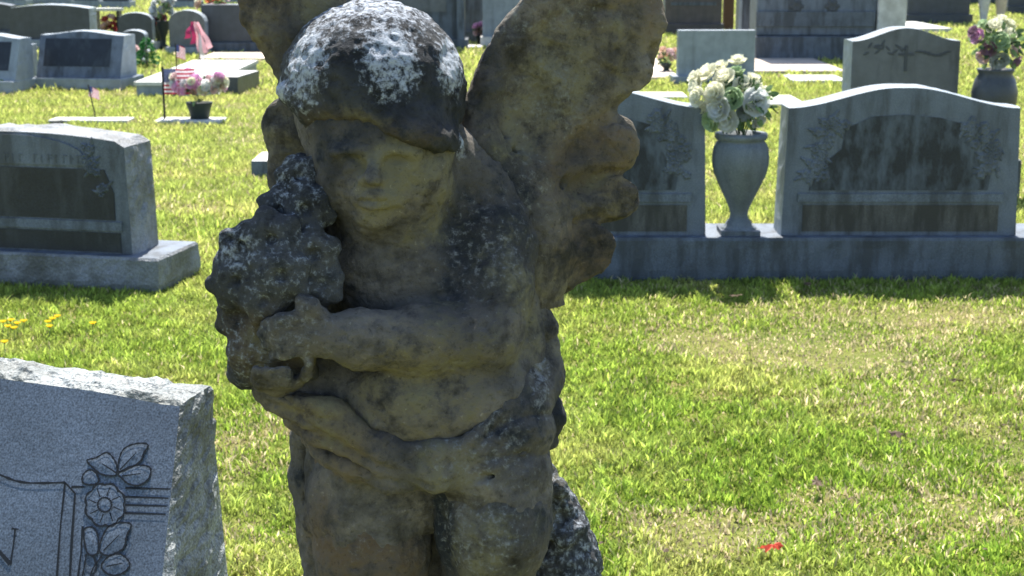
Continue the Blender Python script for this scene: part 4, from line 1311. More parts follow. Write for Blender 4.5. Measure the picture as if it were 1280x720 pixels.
# plain pale headstone behind the flowers
simple(848, 944, 38, 104, 'plain pale blue-grey headstone with a sloping top above the vase flowers', face='granite_light', edge='granite_light', t=0.15, top='flat', rise=0.0, base=0.08, yawd=2, seed=9, rough=0.003)
# small flat grave marker left of the statue
pm = G(315, 222)
em = empty('grave_marker', (pm.x, pm.y, 0), 0, 'low flat rectangular marker block between the statue wing and the arched headstone', 'grave marker')
rough_base('block', 0.9, 0.45, 0.105, [M['concrete_white'], M['granite']], em, x0=0, x1=0.9, seed=71, rough=0.002)
EXCL.append((pm.x, pm.x+0.9, pm.y, pm.y+0.45))

# mausoleum-like monument on its pavement, upper right
Ym = 20.3
def mon(u0, u1, vtop, t, Y, mat, z0=0.0, dy=0.0, name='block', parent=None, ox=0, inset=0.0):
    x0 = X_at(u0, 0.6, Y)-ox; x1 = X_at(u1, 0.6, Y)-ox
    m = MB(); z1 = Zat(vtop, Y) if vtop is not None else 0
    m.box(x0+inset, x1-inset, dy, dy+t, z0, z1); o = m.build(name, M[mat], parent); 
    bv = o.modifiers.new('edge', 'BEVEL'); bv.width = 0.012; bv.segments = 2
    return o
xm = X_at(1037, 0.6, Ym)
em = empty('granite_monument', (xm, Ym, 0), 0, 'massive grey granite monument with two carved rosettes and a pale end block, upper right', 'monument')
x0 = X_at(946, .6, Ym)-xm; x1 = X_at(1096, .6, Ym)-xm; x2_ = X_at(1132, .6, Ym)-xm
m = MB(); m.box(x0-0.02, x2_+0.02, -0.12, 0.75, 0.006, 0.30); o = m.build('base', M['granite_mid'], em); o.modifiers.new('edge', 'BEVEL').width = 0.01
m = MB(); m.box(x0, x1, 0, 0.60, 0.302, 2.1); o = m.build('body', M['granite'], em); o.modifiers.new('edge', 'BEVEL').width = 0.012
m = MB(); m.box(x1+0.004, x2_, -0.05, 0.60, 0.302, 1.9); o = m.build('end_block', M['concrete_white'], em); o.modifiers.new('edge', 'BEVEL').width = 0.012
m = MB(); m.box(x0-0.01, x1-0.02, -0.04, -0.002, 0.42, 0.60); m.build('moulding', M['granite_mid'], em)
for uu in (997, 1042):
    xx = X_at(uu, 1.1, Ym)-xm; m = MB()
    petal_blob(m, xx, Zat(8, Ym), 0.10, -0.003, 6, 0, depth=0.02); m.build('rosette', M['engrave_soft'], em)
# dark monument at right, with a white vase
def dark_mon(u0, u1, Y, zt_, label, mat='granite_dark', t=0.5, z0=0.0, urn=None, yawd=0, nm='granite_monument'):
    xa = X_at(u0, .7, Y); xb = X_at(u1, .7, Y); c = (xa+xb)/2; w = xb-xa
    e = empty(nm, (c, Y, 0), R(yawd), label, 'monument')
    rough_base('base', w*1.06, t+0.2, 0.16, [M[mat], M[mat]], e, y0=-0.1, seed=int(u0), rough=0.004)
    quick_die('die', w, zt_-0.161, t, [M[mat], M['granite_mid']], e, top='serp', rise=0.10, z0=0.161, rough=0.006, seed=int(u0)+1, step=0.05)
    m = MB(); m.prism([(-w*0.4, 0.45), (w*0.4, 0.45), (w*0.4, 0.50), (-w*0.4, 0.50)], -0.012, 0.004); m.build('moulding', M['granite_mid'], e)
    EXCL.append((c-w/2, c+w/2, Y, Y+t))
    return e
Gy = lambda v: G(640, v).y
dark_mon(1136, 1214, Gy(29), 1.9, 'dark blue-grey monument right of the massive grey one')
dark_mon(1262, 1330, Gy(17), 1.7, 'dark monument cut by the right picture edge beyond the bouquet')
dark_mon(832, 903, Gy(42), 1.7, 'brownish dark granite monument between the wing tip and the brown post', 'granite_brown')
dark_mon(1130, 1290, Gy(4), 1.9, 'farthest dark monument behind the right-hand row')
# brown post
yp = Gy(38); xp = X_at(911, .6, yp)
ep = empty('wooden_post', (xp, yp, 0), 0, 'thick reddish brown post between dark monument and grey column', 'post')
m = MB(); m.box(-0.085, 0.085, -0.085, 0.085, 0, 2.2); o = m.build('shaft', M['brown'], ep); o.modifiers.new('edge', 'BEVEL').width = 0.01
m = MB(); m.box(-0.11, 0.11, -0.11, 0.11, 2.201, 2.24); m.build('cap', M['brown'], ep)
# grey column pair
yp = 22.3; xa = X_at(922, .6, yp); xb = X_at(944, .6, yp)
ep = empty('granite_pillar', ((xa+xb)/2, yp, 0), 0, 'narrow grey granite pillar between the brown post and the massive monument', 'pillar')
m = MB(); m.box(-0.125, 0.125, -0.15, 0.15, 0, 2.0); o = m.build('shaft', M['granite_mid'], ep); o.modifiers.new('edge', 'BEVEL').width = 0.015
m = MB(); m.box(-0.125, -0.085, -0.20, -0.152, 0, 2.0); m.build('corner_strip', M['granite_light'], ep)
# white vases / pots among the far monuments
def white_pot(u, v, vt, label, mat='concrete_white', r=0.09, bloom=None, seed=1, dyy=-0.45):
    Y = Gy(v); x = X_at(u, .5, Y); z = max(0.12, Zat(vt, Y))
    e = empty('flower_pot', (x, Y, 0), 0, label, 'pot')
    m = MB(); m.lathe([(r*0.6, 0), (r*0.7, 0.03), (r*0.5, 0.06), (r*0.8, z*0.6), (r, z-0.02), (r, z), (r*0.8, z), (r*0.7, z-0.05)], 20); m.build('bowl', M[mat], e, smooth=True)
    if bloom:
        rnd = random.Random(seed); bl = []
        for k in range(9):
            bl.append((rnd.uniform(-1, 1)*r*1.6, rnd.uniform(-1, 1)*r*1.2, rnd.uniform(0.02, 0.16), rnd.uniform(0.04, 0.065), rnd.choice(bloom[0])))
        bouquet('flower_bouquet', (x, Y, z+0.002), bloom[1], 'flowers', bl, r*1.5, seed, nleaf=30, Ls=0.07, zc_=0.05, stemlen=0.03)
    return e
white_pot(1231, 30, -4, 'white pot standing left of a twin pot, top right', r=0.11)
white_pot(1252, 30, -4, 'cream pot standing at the right of a twin pot, top right', r=0.11, mat='concrete')
white_pot(834, 92, 82, 'small dark stake pot with pinkish flowers on the pale pavement beside the wing tip', mat='pot', r=0.06, bloom=(['peach', 'palepink'], 'little pinkish flowers in the stake pot beside the wing tip'), seed=3)

# centre: monument seen between head and wing
yc_ = Gy(60)
def colmon():
    xa = X_at(418, .8, yc_); xb = X_at(580, .8, yc_); c = (xa+xb)/2; w = xb-xa
    e = empty('granite_monument', (c, yc_, 0), 0, 'tall grey granite monument with pilasters directly behind the cherub head', 'monument')
    m = MB(); m.box(-w/2-0.05, w/2+0.05, -0.1, 0.7, 0, 0.12); m.build('base', M['granite_mid'], e)
    m = MB(); m.box(-w/2, w/2, 0, 0.6, 0.121, 2.2); m.build('body', M['granite_mid'], e)
    for s in (-1, 1):
        m = MB(); m.box(s*w/2-0.10 if s > 0 else -w/2, w/2 if s > 0 else -w/2+0.10, -0.08, -0.002, 0.121, 2.1); m.build('pilaster', M['granite'], e)
    m = MB(); m.prism([(-w*0.3, 0.5), (w*0.36, 0.5), (w*0.36, 1.3), (-w*0.3, 1.3)], -0.01, 0.004); m.build('panel', M['granite_grey'], e)
    xa = X_at(603, .8, yc_+0.3); xb = X_at(672, .8, yc_+0.3); c = (xa+xb)/2; w = xb-xa
    e = empty('granite_monument', (c, yc_+0.3, 0), 0, 'pale grey monument seen between the cherub head and its right-hand wing', 'monument')
    m = MB(); m.box(-w/2-0.03, w/2+0.03, -0.08, 0.6, 0, 0.14); m.build('base', M['concrete_white'], e)
    m = MB(); m.box(-w/2, w/2, 0, 0.5, 0.141, 1.9); m.build('body', M['granite_light'], e)
    dark_mon(576, 606, yc_+1.4, 1.9, 'dark narrow monument in the gap behind the cherub head', 'granite_mid')
colmon()
white_pot(599, 56, 44, 'tiny pot with pink flowers in the gap between head and wing', mat='pot', r=0.05, bloom=(['palepink', 'pink'], 'tiny pink flowers in the gap between head and wing'), seed=9)

# ---- upper left cluster
simple(40, 152, 40, 112, 'slanted blue-grey headstone with a large black panel, upper left', face='granite', edge='granite_light', t=0.42, top='serp', rise=0.04, base=0.12, panel=(-0.43, 0.36, 0.24, 0.84, 'panel'), yawd=-10, slant=0.16, seed=44, basew=1.08)
simple(-70, 20, 44, 116, 'slanted grey headstone with dark panel cut by the left picture edge', face='granite_light', edge='granite_light', t=0.40, top='serp', rise=0.04, base=0.12, panel=(-0.42, 0.38, 0.22, 0.84, 'panel'), yawd=-10, slant=0.18, seed=45, basew=1.02)
simple(22, 40, 56, 108, 'narrow stone vase block wedged between two slanted headstones', face='granite_grey', edge='granite_light', t=0.2, top='flat', rise=0.0, base=0.0, seed=46, cat='vase block', name='vase_block', rough=0.002)
Yd = Gy(62)
simple(12, 112, 6, 62, 'very wide dark grey monument at the top left corner', face='granite_dark', edge='granite_light', t=0.4, top='oval', rise=0.05, base=0.14, seed=47)
simple(-60, 14, 3, 50, 'dark headstone at the extreme top left', face='granite_dark', edge='granite_mid', t=0.3, top='oval', rise=0.05, base=0.14, seed=48)
simple(148, 190, 16, 64, 'dark arched headstone left of the pot of white flowers', face='granite_dark', edge='granite_light', t=0.2, top='round', rise=0.10, base=0.12, seed=49)
simple(151, 181, 38, 80, 'small rounded dark headstone right behind the slanted one', face='granite_dark', edge='granite_light', t=0.2, top='round', rise=0.06, base=0.0, seed=50, basew=1.0)
simple(211, 256, 13, 68, 'round-topped plain grey headstone behind the pink windsock', face='granite_grey', edge='granite_light', t=0.25, top='round', rise=0.16, base=0.1, seed=51)
simple(252, 345, 6, 66, 'wide dark slate-coloured monument beside the left wing', face='granite_dark', edge='granite_mid', t=0.4, top='flat', rise=0.0, base=0.14, seed=52)
# altar-like pot holder with red flowers
Yr = Gy(48); xr2 = X_at(134, .6, Yr); zr = Zat(10, Yr)
er = empty('flower_stand', (xr2, Yr, 0), 0, 'dark open flower stand with white top slab, holding red flowers, top left', 'flower stand')
m = MB(); m.box(-0.22, 0.22, -0.12, 0.12, zr-0.04, zr); m.build('top_slab', M['concrete_white'], er)
for s in (-1, 1):
    m = MB(); m.box(s*0.17-0.02, s*0.17+0.02, -0.10, 0.10, 0.0, zr-0.041); m.build('upright', M['black'], er)
m = MB(); m.box(-0.149, 0.149, -0.10, 0.10, 0, zr-0.42); m.build('shelf', M['granite_dark'], er)
rnd = random.Random(2)
bouquet('flower_bouquet', (xr2, Yr-0.05, zr-0.419), 'red and pink flowers inside the dark flower stand', 'flowers', [(rnd.uniform(-.1, .1), rnd.uniform(-.06, .05), rnd.uniform(.08, .30), 0.07, rnd.choice(['red', 'peach', 'red', 'palepink'])) for k in range(12)], 0.12, 2, nleaf=24, Ls=0.07, stemlen=0.0)
# white flowers in dark vase
def vase_flowers(u, vb, vneck, vlist, rr, cols, vlabel, flabel, seed, mat='pot', r=0.09, n=16, spread=1.0, nleaf=40):
    Y = Gy(vb); x = X_at(u, .5, Y); z = Zat(vneck, Y)
    e = empty('flower_vase', (x, Y, 0), 0, vlabel, 'vase')
    m = MB(); m.lathe([(r*0.8, 0), (r*0.85, 0.04), (r*0.35, 0.08), (r*0.4, z*0.4), (r, z*0.8), (r*0.9, z-0.02), (r*1.05, z), (r*0.7, z), (r*0.6, z-0.05)], 20); m.build('urn', M[mat], e, smooth=True)
    rnd = random.Random(seed)
    zt_ = Zat(vlist, Y)-z
    bl = []
    for k in range(n):
        a = rnd.uniform(0, 6.28); q = math.sqrt(rnd.random())
        bl.append((math.cos(a)*q*rr*spread, math.sin(a)*q*rr*0.8, zt_*rnd.uniform(0.1, 0.9), rnd.uniform(0.05, 0.085), rnd.choice(cols)))
    bouquet('flower_bouquet', (x, Y, z+0.002), flabel, 'flowers', bl, rr, seed, nleaf=nleaf, Ls=0.09, zc_=zt_*0.4, stemlen=0.03)
vase_flowers(203, 62, 26, -10, 0.17, ['whitef', 'whitef', 'palepink'], 'dark slim vase right of the dark arched headstone', 'cloud of white artificial flowers in a dark slim vase, top left', 21, n=22)
vase_flowers(197, 60, 32, 20, 0.10, ['maroon', 'maroon', 'red'], 'low dark vase in front of the white flowers', 'dark maroon flowers under the white cloud of flowers', 22, n=8)
vase_flowers(268, 64, 22, -8, 0.22, ['orange', 'peach', 'orange', 'cream', 'palepink', 'red'], 'grey cylinder vase in front of the slate-coloured monument', 'orange and peach artificial flowers beside the left wing', 23, mat='granite_grey', n=24, nleaf=60)
# little dressed evergreen
pt_ = G(184, 84); 
et = empty('artificial_tree', (pt_.x, pt_.y, 0), 0, 'small green artificial christmas tree beside the slanted headstone', 'artificial tree')
zz = Zat(48, pt_.y); m = MB(); rnd = random.Random(6)
for k in range(420):
    t = rnd.random()**0.7; z = zz*(1-t)*0.96+0.03; r_ = 0.17*t+0.01
    a = rnd.uniform(0, 6.28); q = rnd.uniform(0.3, 1)*r_
    leaf_mesh(m, (q*math.cos(a), q*math.sin(a), z), (math.cos(a), math.sin(a), -0.2), 0.05, 0.02, rnd)
m.build('foliage', M['leaf_green'], et)
m = MB(); m.tube([(0, 0, 0), (0, 0, zz*0.95)], [0.012, 0.004], 6); m.build('trunk', M['brown'], et)
for k in range(3):
    m = MB(); a = -1.6+k*0.5; z = 0.10+0.1*k; m.lathe([(0.002, -0.02), (0.016, -0.012), (0.02, 0), (0.016, 0.012), (0.002, 0.02)], 10, c=(0.12*math.cos(a), 0.15*math.sin(a), z)); m.build('ornament', M['white'], et, smooth=True)
# pink flowers by the tree
pp = G(162, 86)
def ground_flowers(u, v, vtop, rad, cols, label, seed, n=12, potlabel=None, nleaf=30, wide=1.0):
    p = G(u, v); z = Zat(vtop, p.y)
    rnd = random.Random(seed)
    pot_z = 0.0
    if potlabel:
        pot_z = 0.16
        e = empty('flower_pot', (p.x, p.y, 0), 0, potlabel, 'pot')
        m = MB(); m.lathe([(0.07, 0), (0.09, 0.1), (0.11, 0.15), (0.11, 0.16), (0.09, 0.16), (0.08, 0.12)], 20); m.build('bowl', M['pot'], e, smooth=True)
    bl = []
    for k in range(n):
        a = rnd.uniform(0, 6.28); q = math.sqrt(rnd.random())
        bl.append((math.cos(a)*q*rad*wide, math.sin(a)*q*rad*0.6, max(0.05, (z-pot_z)*rnd.uniform(0.35, 0.95)), rnd.uniform(0.035, 0.055), rnd.choice(cols)))
    return bouquet('flower_bouquet', (p.x, p.y, pot_z+0.002), label, 'flowers', bl, rad, seed, nleaf=nleaf, Ls=0.06, zc_=(z-pot_z)*0.45, stemlen=0.0)
ground_flowers(162, 86, 56, 0.10, ['palepink', 'peach'], 'pale pink flowers between slanted headstone and green tree', 31, n=10)
ground_flowers(6, 116, 102, 0.10, ['cream', 'orange'], 'small cream and orange flowers at the left edge', 32, n=7)

# ledger slab with things on it
yl0, yl1 = Gy(120), Gy(90)
xa = X_at(171, 0, yl0); xb = X_at(262, 0, yl0)
el = empty('ledger_slab', ((xa+xb)/2, yl0, 0), 0, 'pale concrete ledger slab lying on the grass behind the striped flag', 'ledger slab')
m = MB(); w = xb-xa
m.box(-w/2, w/2, 0, yl1-yl0, 0, 0.10); m.build('slab', M['granite_light'], el)
m = MB(); m.box(-w/2-0.02, w/2+0.02, -0.02, yl1-yl0+0.02, 0.101, 0.135); m.build('lid', M['concrete_white'], el)
EXCL.append((xa, xb, yl0, yl1))
# second low dark slab to its right
pm2 = G(285, 118)
em2 = empty('grave_marker', (pm2.x, pm2.y, 0), R(-6), 'dark-sided low marker block just right of the pink flowers', 'grave marker')
rough_base('block', 0.5, 0.8, 0.17, [M['concrete_white'], M['granite_dark']], em2, x0=-0.10, x1=0.10, seed=77, rough=0.003)

# flags
def flag(u, vb, vt, u1, vc, label, wave=0.02, stars=False, right=True, name='flag', lean=0.0, Yoff=0.0, limp=0.0, z0=0.0):
    p = G(u, vb, z0); Y = p.y
    zt_ = Zat(vt, Y); zb_ = Zat(vc, Y)
    hh = zt_-zb_; wd = abs(X_at(u1, zt_, Y)-X_at(u, zt_, Y))
    e = empty(name, (p.x, Y, z0), 0, label, 'flag')
    m = MB(); m.tube([(0, 0, 0), (lean, 0, zt_-z0+0.015)], 0.006 if not stars else 0.010, 6); m.build('pole', M['black'], e)
    NX, NZ = 20, 13
    m = MB(); vs = []
    s = 1 if right else -1
    for j in range(NZ+1):
        for i in range(NX+1):
            t = i/NX
            x = lean+s*wd*t*(1-limp*0.15); z = zt_-z0-hh*j/NZ-limp*hh*0.5*t*t
            y = wave*math.sin(t*7+j*0.12)*t
            vs.append((x, y, z))
    fs = []; mi = []
    for j in range(NZ):
        for i in range(NX):
            a = j*(NX+1)+i
            fs.append((a, a+1, a+NX+2, a+NX+1))
            mi.append(2 if (i < 8 and j < 7) else (0 if j % 2 == 0 else 1))
    m.v = vs; m.f = fs; m.m = mi
    m.build('cloth', [M['flag_red'], M['flag_white'], M['flag_blue']], e)
    if stars:
        m = MB()
        for r_ in range(9):
            for c_ in range(6 if r_ % 2 == 0 else 5):
                fx_ = (c_+0.5+(0.5 if r_ % 2 else 0))/6*8/20*0.95; fz_ = (r_+0.7)/9*7/13*0.93
                x = lean+s*wd*fx_; z = zt_-z0-hh*fz_; y = wave*math.sin(fx_*7+fz_*13*0.12)*fx_-0.002
                q = 0.006
                pts = []
                for k in range(10):
                    a = math.pi/2+k*math.pi/5; rr_ = q if k % 2 == 0 else q*0.42
                    pts.append((x+rr_*math.cos(a), y, z+rr_*math.sin(a)))
                m.add(pts, [tuple(range(10))])
        m.build('stars', M['flag_white'], e)
    return e
flag(206, 152, 86, 246, 118, 'larger striped flag on a thin black pole beside the pink flowers', stars=True, wave=0.03)
flag(120, 149, 108, 134, 121, 'small striped flag alone on the lawn right of the arched headstone top', wave=0.02, lean=-0.05, limp=0.8)
flag(222, 112, 56, 234, 72, 'small striped flag standing on the ledger slab', wave=0.02, limp=0.5, z0=0.136)
# pink windsock streamers on a hook
pw_ = G(250, 84)
ew = empty('windsock', (pw_.x, pw_.y, 0), 0, 'pink and crimson cloth streamers hanging from a dark stake, top left', 'windsock')
zt_ = Zat(26, pw_.y)
m = MB(); m.tube([(0, 0, 0), (0, 0, zt_*0.95), (-0.02, 0, zt_), (-0.05, 0, zt_)], 0.008, 6); m.build('stake', M['black'], ew)
for k, (xs, xe, ln_, wd_, mt_) in enumerate(((-0.07,-0.14,0.20,0.030,'dark_pink_cloth'), (-0.05,-0.06,0.26,0.028,'dark_pink_cloth'), (-0.03,0.02,0.34,0.026,'pink_cloth'), (-0.02,0.08,0.36,0.030,'pink_cloth'), (0.0,0.15,0.30,0.028,'pink_cloth'), (-0.01,0.06,0.42,0.020,'flag_white'))):
    m = MB(); vs = []
    for i in range(11):
        t = i/10; w_ = wd_*(0.5+0.8*t)
        x = xs+(xe-xs)*t+0.010*math.sin(t*9+k*2); z = zt_-0.01-t*ln_
        y = -0.02-0.012*k+0.02*math.sin(t*7+k*1.3)
        vs += [(x-w_, y+0.012, z-0.006*k*t), (x+w_, y-0.012, z+0.01*t)]
    fs = [(2*i, 2*i+1, 2*i+3, 2*i+2) for i in range(10)]
    m.add(vs, fs); m.build('streamer', M[mt_], ew)
# pink bouquet in pot
ground_flowers(250, 152, 90, 0.21, ['pink', 'palepink', 'pink', 'palepink', 'whitef', 'cream'], 'big pink and white artificial bouquet on the lawn beside the striped flag', 33, n=46, potlabel='dark green pot under the big pink bouquet', nleaf=24, wide=1.35)
# round white ball flower at the left edge
# flush lawn markers
def flush(u0, u1, v0, v1, label, mat='concrete_white', h=0.025):
    y0, y1 = Gy(v1), Gy(v0); xa = X_at(u0, 0, y0); xb = X_at(u1, 0, y0)
    e = empty('grave_marker', ((xa+xb)/2, y0, 0), 0, label, 'grave marker', 'flush markers set in the lawn')
    m = MB(); w = xb-xa; m.box(-w/2, w/2, 0, y1-y0, -0.02, h); o = m.build('slab', M[mat], e); o.modifiers.new('edge', 'BEVEL').width = 0.006
    EXCL.append((xa, xb, y0, y1))
flush(192, 276, 150, 155, 'pale flush marker under the big pink bouquet')
flush(60, 160, 150, 154, 'pale flush marker just behind the arched headstone')
flush(962, 1008, 122, 133, 'pale flush marker right of the vase flowers')
flush(992, 1060, 97, 104, 'pale flush marker left of the cross headstone', h=0.03)
flush(1000, 1050, 100, 101.5, 'narrow pale kerb strip beside the cross headstone')
flush(575, 606, 58, 60.5, 'pale kerb strip in the gap between head and wing')
flush(796, 860, 118, 124, 'pale flush marker beside the wing tip')
# long blocks further back on the right
flush(1134, 1190, 31, 40, 'white low slab behind the cross headstone', h=0.06)

rr_ = random.Random(77)
far_lab = ['farthest small grey headstone at the top left corner', 'far dark headstone above the very wide dark monument', 'far pale headstone above the flower stand', 'far dark headstone behind the white flowers', 'far grey headstone between white and orange flowers', 'far dark headstone above the slate-coloured monument', 'far dark headstone just left of the left wing tip']
for k, (u0, u1, vt_, vb_) in enumerate(((-10,30,-20,8),(36,88,-22,6),(92,122,-16,9),(128,160,-24,10),(212,246,-20,10),(262,300,-22,4),(306,350,-20,5))):
    simple(u0, u1, vt_, vb_, far_lab[k], face='granite_dark' if k % 2 else 'granite_grey', edge='granite_light', t=0.4, top=('serp', 'oval', 'flat')[k % 3], rise=0.05, base=0.15, seed=100+k)
# small flowers and leaves on the lawn
def dandelion(u, v, k):
    p = G(u, v+8)
    e = empty('dandelion', (p.x, p.y, 0), 0, 'yellow dandelion flower in the clump at the left edge of the lawn', 'flower', 'yellow dandelions at the left edge')
    rnd = random.Random(k); hgt = 0.05
    m = MB(); m.tube([(0, 0, 0), (0.003, 0, hgt)], 0.0015, 5); m.build('stem', M['leaf_pale'], e)
    m = MB()
    for i in range(16):
        a = i*0.39+rnd.random()*0.2; petal(m, (0.003, 0, hgt), (math.cos(a), math.sin(a), 0.5), (0, 0, 1), 0.016, 0.006, 0.2)
    m.build('flower_head', M['yellow'], e)
for k, (u, v) in enumerate(((4,412),(14,410),(22,414),(18,420),(30,411),(10,418),(60,412),(66,408),(72,405),(62,418),(116,414),(6,438))): dandelion(u, v, k)

def fallen_leaf(u, v, size, mat, label, seed, ang):
    p = G(u, v, 0.035)
    e = empty('fallen_leaf', (p.x, p.y, 0.040), ang, label, 'leaf')
    rnd = random.Random(seed); m = MB(); K = 22; vs = [(0, 0, 0.006)]
    for i in range(K):
        a = 2*math.pi*i/K
        r_ = size*(0.55+0.45*abs(math.cos(a*2.5)))*(1.25 if abs(math.cos(a)) > 0.7 else 0.8)
        vs.append((r_*math.cos(a), r_*math.sin(a)*0.8, rnd.uniform(-0.004, 0.010)))
    m.add(vs, [(0, 1+i, 1+(i+1) % K) for i in range(K)])
    m.build('blade', M[mat], e)
    m = MB(); m.tube([(-size*0.5, 0, 0), (-size*1.6, 0.002, 0.004)], 0.0009, 5); m.build('stalk', M[mat], e)
fallen_leaf(965, 687, 0.025, 'red_leaf', 'curled red leaf lying in the grass, bottom right of the statue', 1, 0.4)
fallen_leaf(1021, 606, 0.026, 'dead_leaf', 'dark brown leaf in the grass above and right of the red leaf', 2, 1.4)
fallen_leaf(1120, 545, 0.028, 'dead_leaf', 'pale-edged brown leaf in the grass toward the right', 3, 2.1)
fallen_leaf(1196, 478, 0.018, 'dead_leaf', 'brown leaf in the dry grass below the wide right headstone', 4, 0.1)
fallen_leaf(1010, 357, 0.020, 'dead_leaf', 'dead leaf at the foot of the long plinth', 5, 0.9)
fallen_leaf(920, 372, 0.022, 'dead_leaf', 'dead leaf in the vase shadow before the plinth', 6, 0.2)

rd = random.Random(5)
for k in range(16):
    u = rd.uniform(720, 1270) if k < 13 else rd.uniform(230, 330); v = rd.uniform(385, 705)
    p = G(u, v, 0.03)
    e = empty('fallen_leaf', (p.x, p.y, 0.026), rd.uniform(0, 6), 'tiny brown shrivelled leaf bit caught in the short grass', 'leaf', 'tiny leaf bits in the grass')
    m = MB(); K = 7; sz = rd.uniform(0.006, 0.012); vs = [(0, 0, 0.004)]+[(sz*rd.uniform(.6, 1.2)*math.cos(i*0.898), sz*0.6*math.sin(i*0.898), rd.uniform(-.002, .006)) for i in range(K)]
    m.add(vs, [(0, 1+i, 1+(i+1) % K) for i in range(K)]); m.build('blade', M['dead_leaf'], e)
# ================================================================== GROUND
def ground_material():
    m, nt, b = new_mat('lawn_soil')
    N = nt.nodes; L = nt.links
    tc = N.new('ShaderNodeTexCoord')
    n1 = N.new('ShaderNodeTexNoise'); n1.inputs['Scale'].default_value = 1.1; n1.inputs['Detail'].default_value = 8; n1.inputs['Roughness'].default_value = 0.65
    n2 = N.new('ShaderNodeTexNoise'); n2.inputs['Scale'].default_value = 60; n2.inputs['Detail'].default_value = 6; n2.inputs['Roughness'].default_value = 0.7
    for n in (n1, n2): L.new(tc.outputs['Object'], n.inputs['Vector'])
    r1 = ramp(N, [(0.35, (0.13, 0.16, 0.035)), (0.5, (0.18, 0.19, 0.05)), (0.68, (0.25, 0.20, 0.09))])
    L.new(n1.outputs['Fac'], r1.inputs['Fac'])
    r2 = ramp(N, [(0.3, (0.45, 0.45, 0.45)), (0.7, (1.35, 1.35, 1.35))])
    L.new(n2.outputs['Fac'], r2.inputs['Fac'])
    mu = N.new('ShaderNodeMix'); mu.data_type = 'RGBA'; mu.blend_type = 'MULTIPLY'; mu.inputs['Factor'].default_value = 1
    L.new(r1.outputs['Color'], mu.inputs['A']); L.new(r2.outputs['Color'], mu.inputs['B'])
    L.new(mu.outputs['Result'], b.inputs['Base Color']); b.inputs['Roughness'].default_value = 1; b.inputs['Specular IOR Level'].default_value = 0.1
    bp = N.new('ShaderNodeBump'); bp.inputs['Strength'].default_value = 0.6; bp.inputs['Distance'].default_value = 0.02
    L.new(n2.outputs['Fac'], bp.inputs['Height']); L.new(bp.outputs['Normal'], b.inputs['Normal'])
    return m
m = MB(); m.add([(-400, -300, 0), (400, -300, 0), (400, 600, 0), (-400, 600, 0)], [(0, 1, 2, 3)])
g = m.build('ground', ground_material()); tag(g, 'mown cemetery lawn soil reaching the horizon', 'ground', kind='structure')
def pad(u0, u1, v0, v1, nm='pavement', lab='pale pinkish concrete pavement'):
    y0, y1 = Gy(v1), Gy(v0); xa = X_at(u0, 0, y0); xb = X_at(u1, 0, y0)
    m = MB(); m.add([(xa, y0, 0.030), (xb, y0, 0.030), (xb, y1, 0.030), (xa, y1, 0.030), (xa, y0, 0), (xb, y0, 0), (xb, y1, 0), (xa, y1, 0)], [(0,1,2,3), (4,5,1,0), (5,6,2,1), (6,7,3,2), (7,4,0,3)])
    o = m.build(nm, M['concrete']); tag(o, lab, 'pavement', kind='structure'); EXCL.append((xa, xb, y0, y1))
pad(944, 1058, 60, 92, lab='pale concrete pad before the massive grey monument')
pad(800, 850, 52, 100, lab='pinkish pavement between wing tip and pale headstone')
pad(246, 345, 68, 76, lab='sandy strip in front of the slate-coloured monument')

# grass blades: one mesh, with colour by patch
def in_excl(x, y):
    k = np.zeros(len(x), bool)
    for (a, b, c, d) in EXCL: k |= (x > a) & (x < b) & (y > c) & (y < d)
    return k
def dry_patch(x, y):
    p = np.stack([x, y, np.zeros_like(x)], 1)
    d = fbm(p, 1.6, 4, 77)*0.9+fbm(p, 6, 2, 78)*0.35
    for (u, v, rx, ry, s) in ((960,440,0.35,0.22,.55),(1240,400,0.5,0.35,.5),(1060,450,0.3,0.15,.4),(900,660,0.22,0.16,.6),(1250,650,0.15,0.15,.5),(860,420,0.3,0.2,.3),(220,620,0.2,0.3,.2),(20,395,0.4,0.2,.4),(1100,590,.12,.08,.4),(1020,625,.14,.07,.5),(780,640,.12,.1,.35),(1100,395,.5,.2,.4)):
        q = G(u, v); d += 1.5*s*np.exp(-(((x-q.x)/rx)**2+((y-q.y)/ry)**2))
    for (u, v, rx, ry, s) in ((800,480,0.3,0.5,.35),(1120,540,0.3,0.3,.3)):
        q = G(u, v); d -= s*np.exp(-(((x-q.x)/rx)**2+((y-q.y)/ry)**2))
    return d
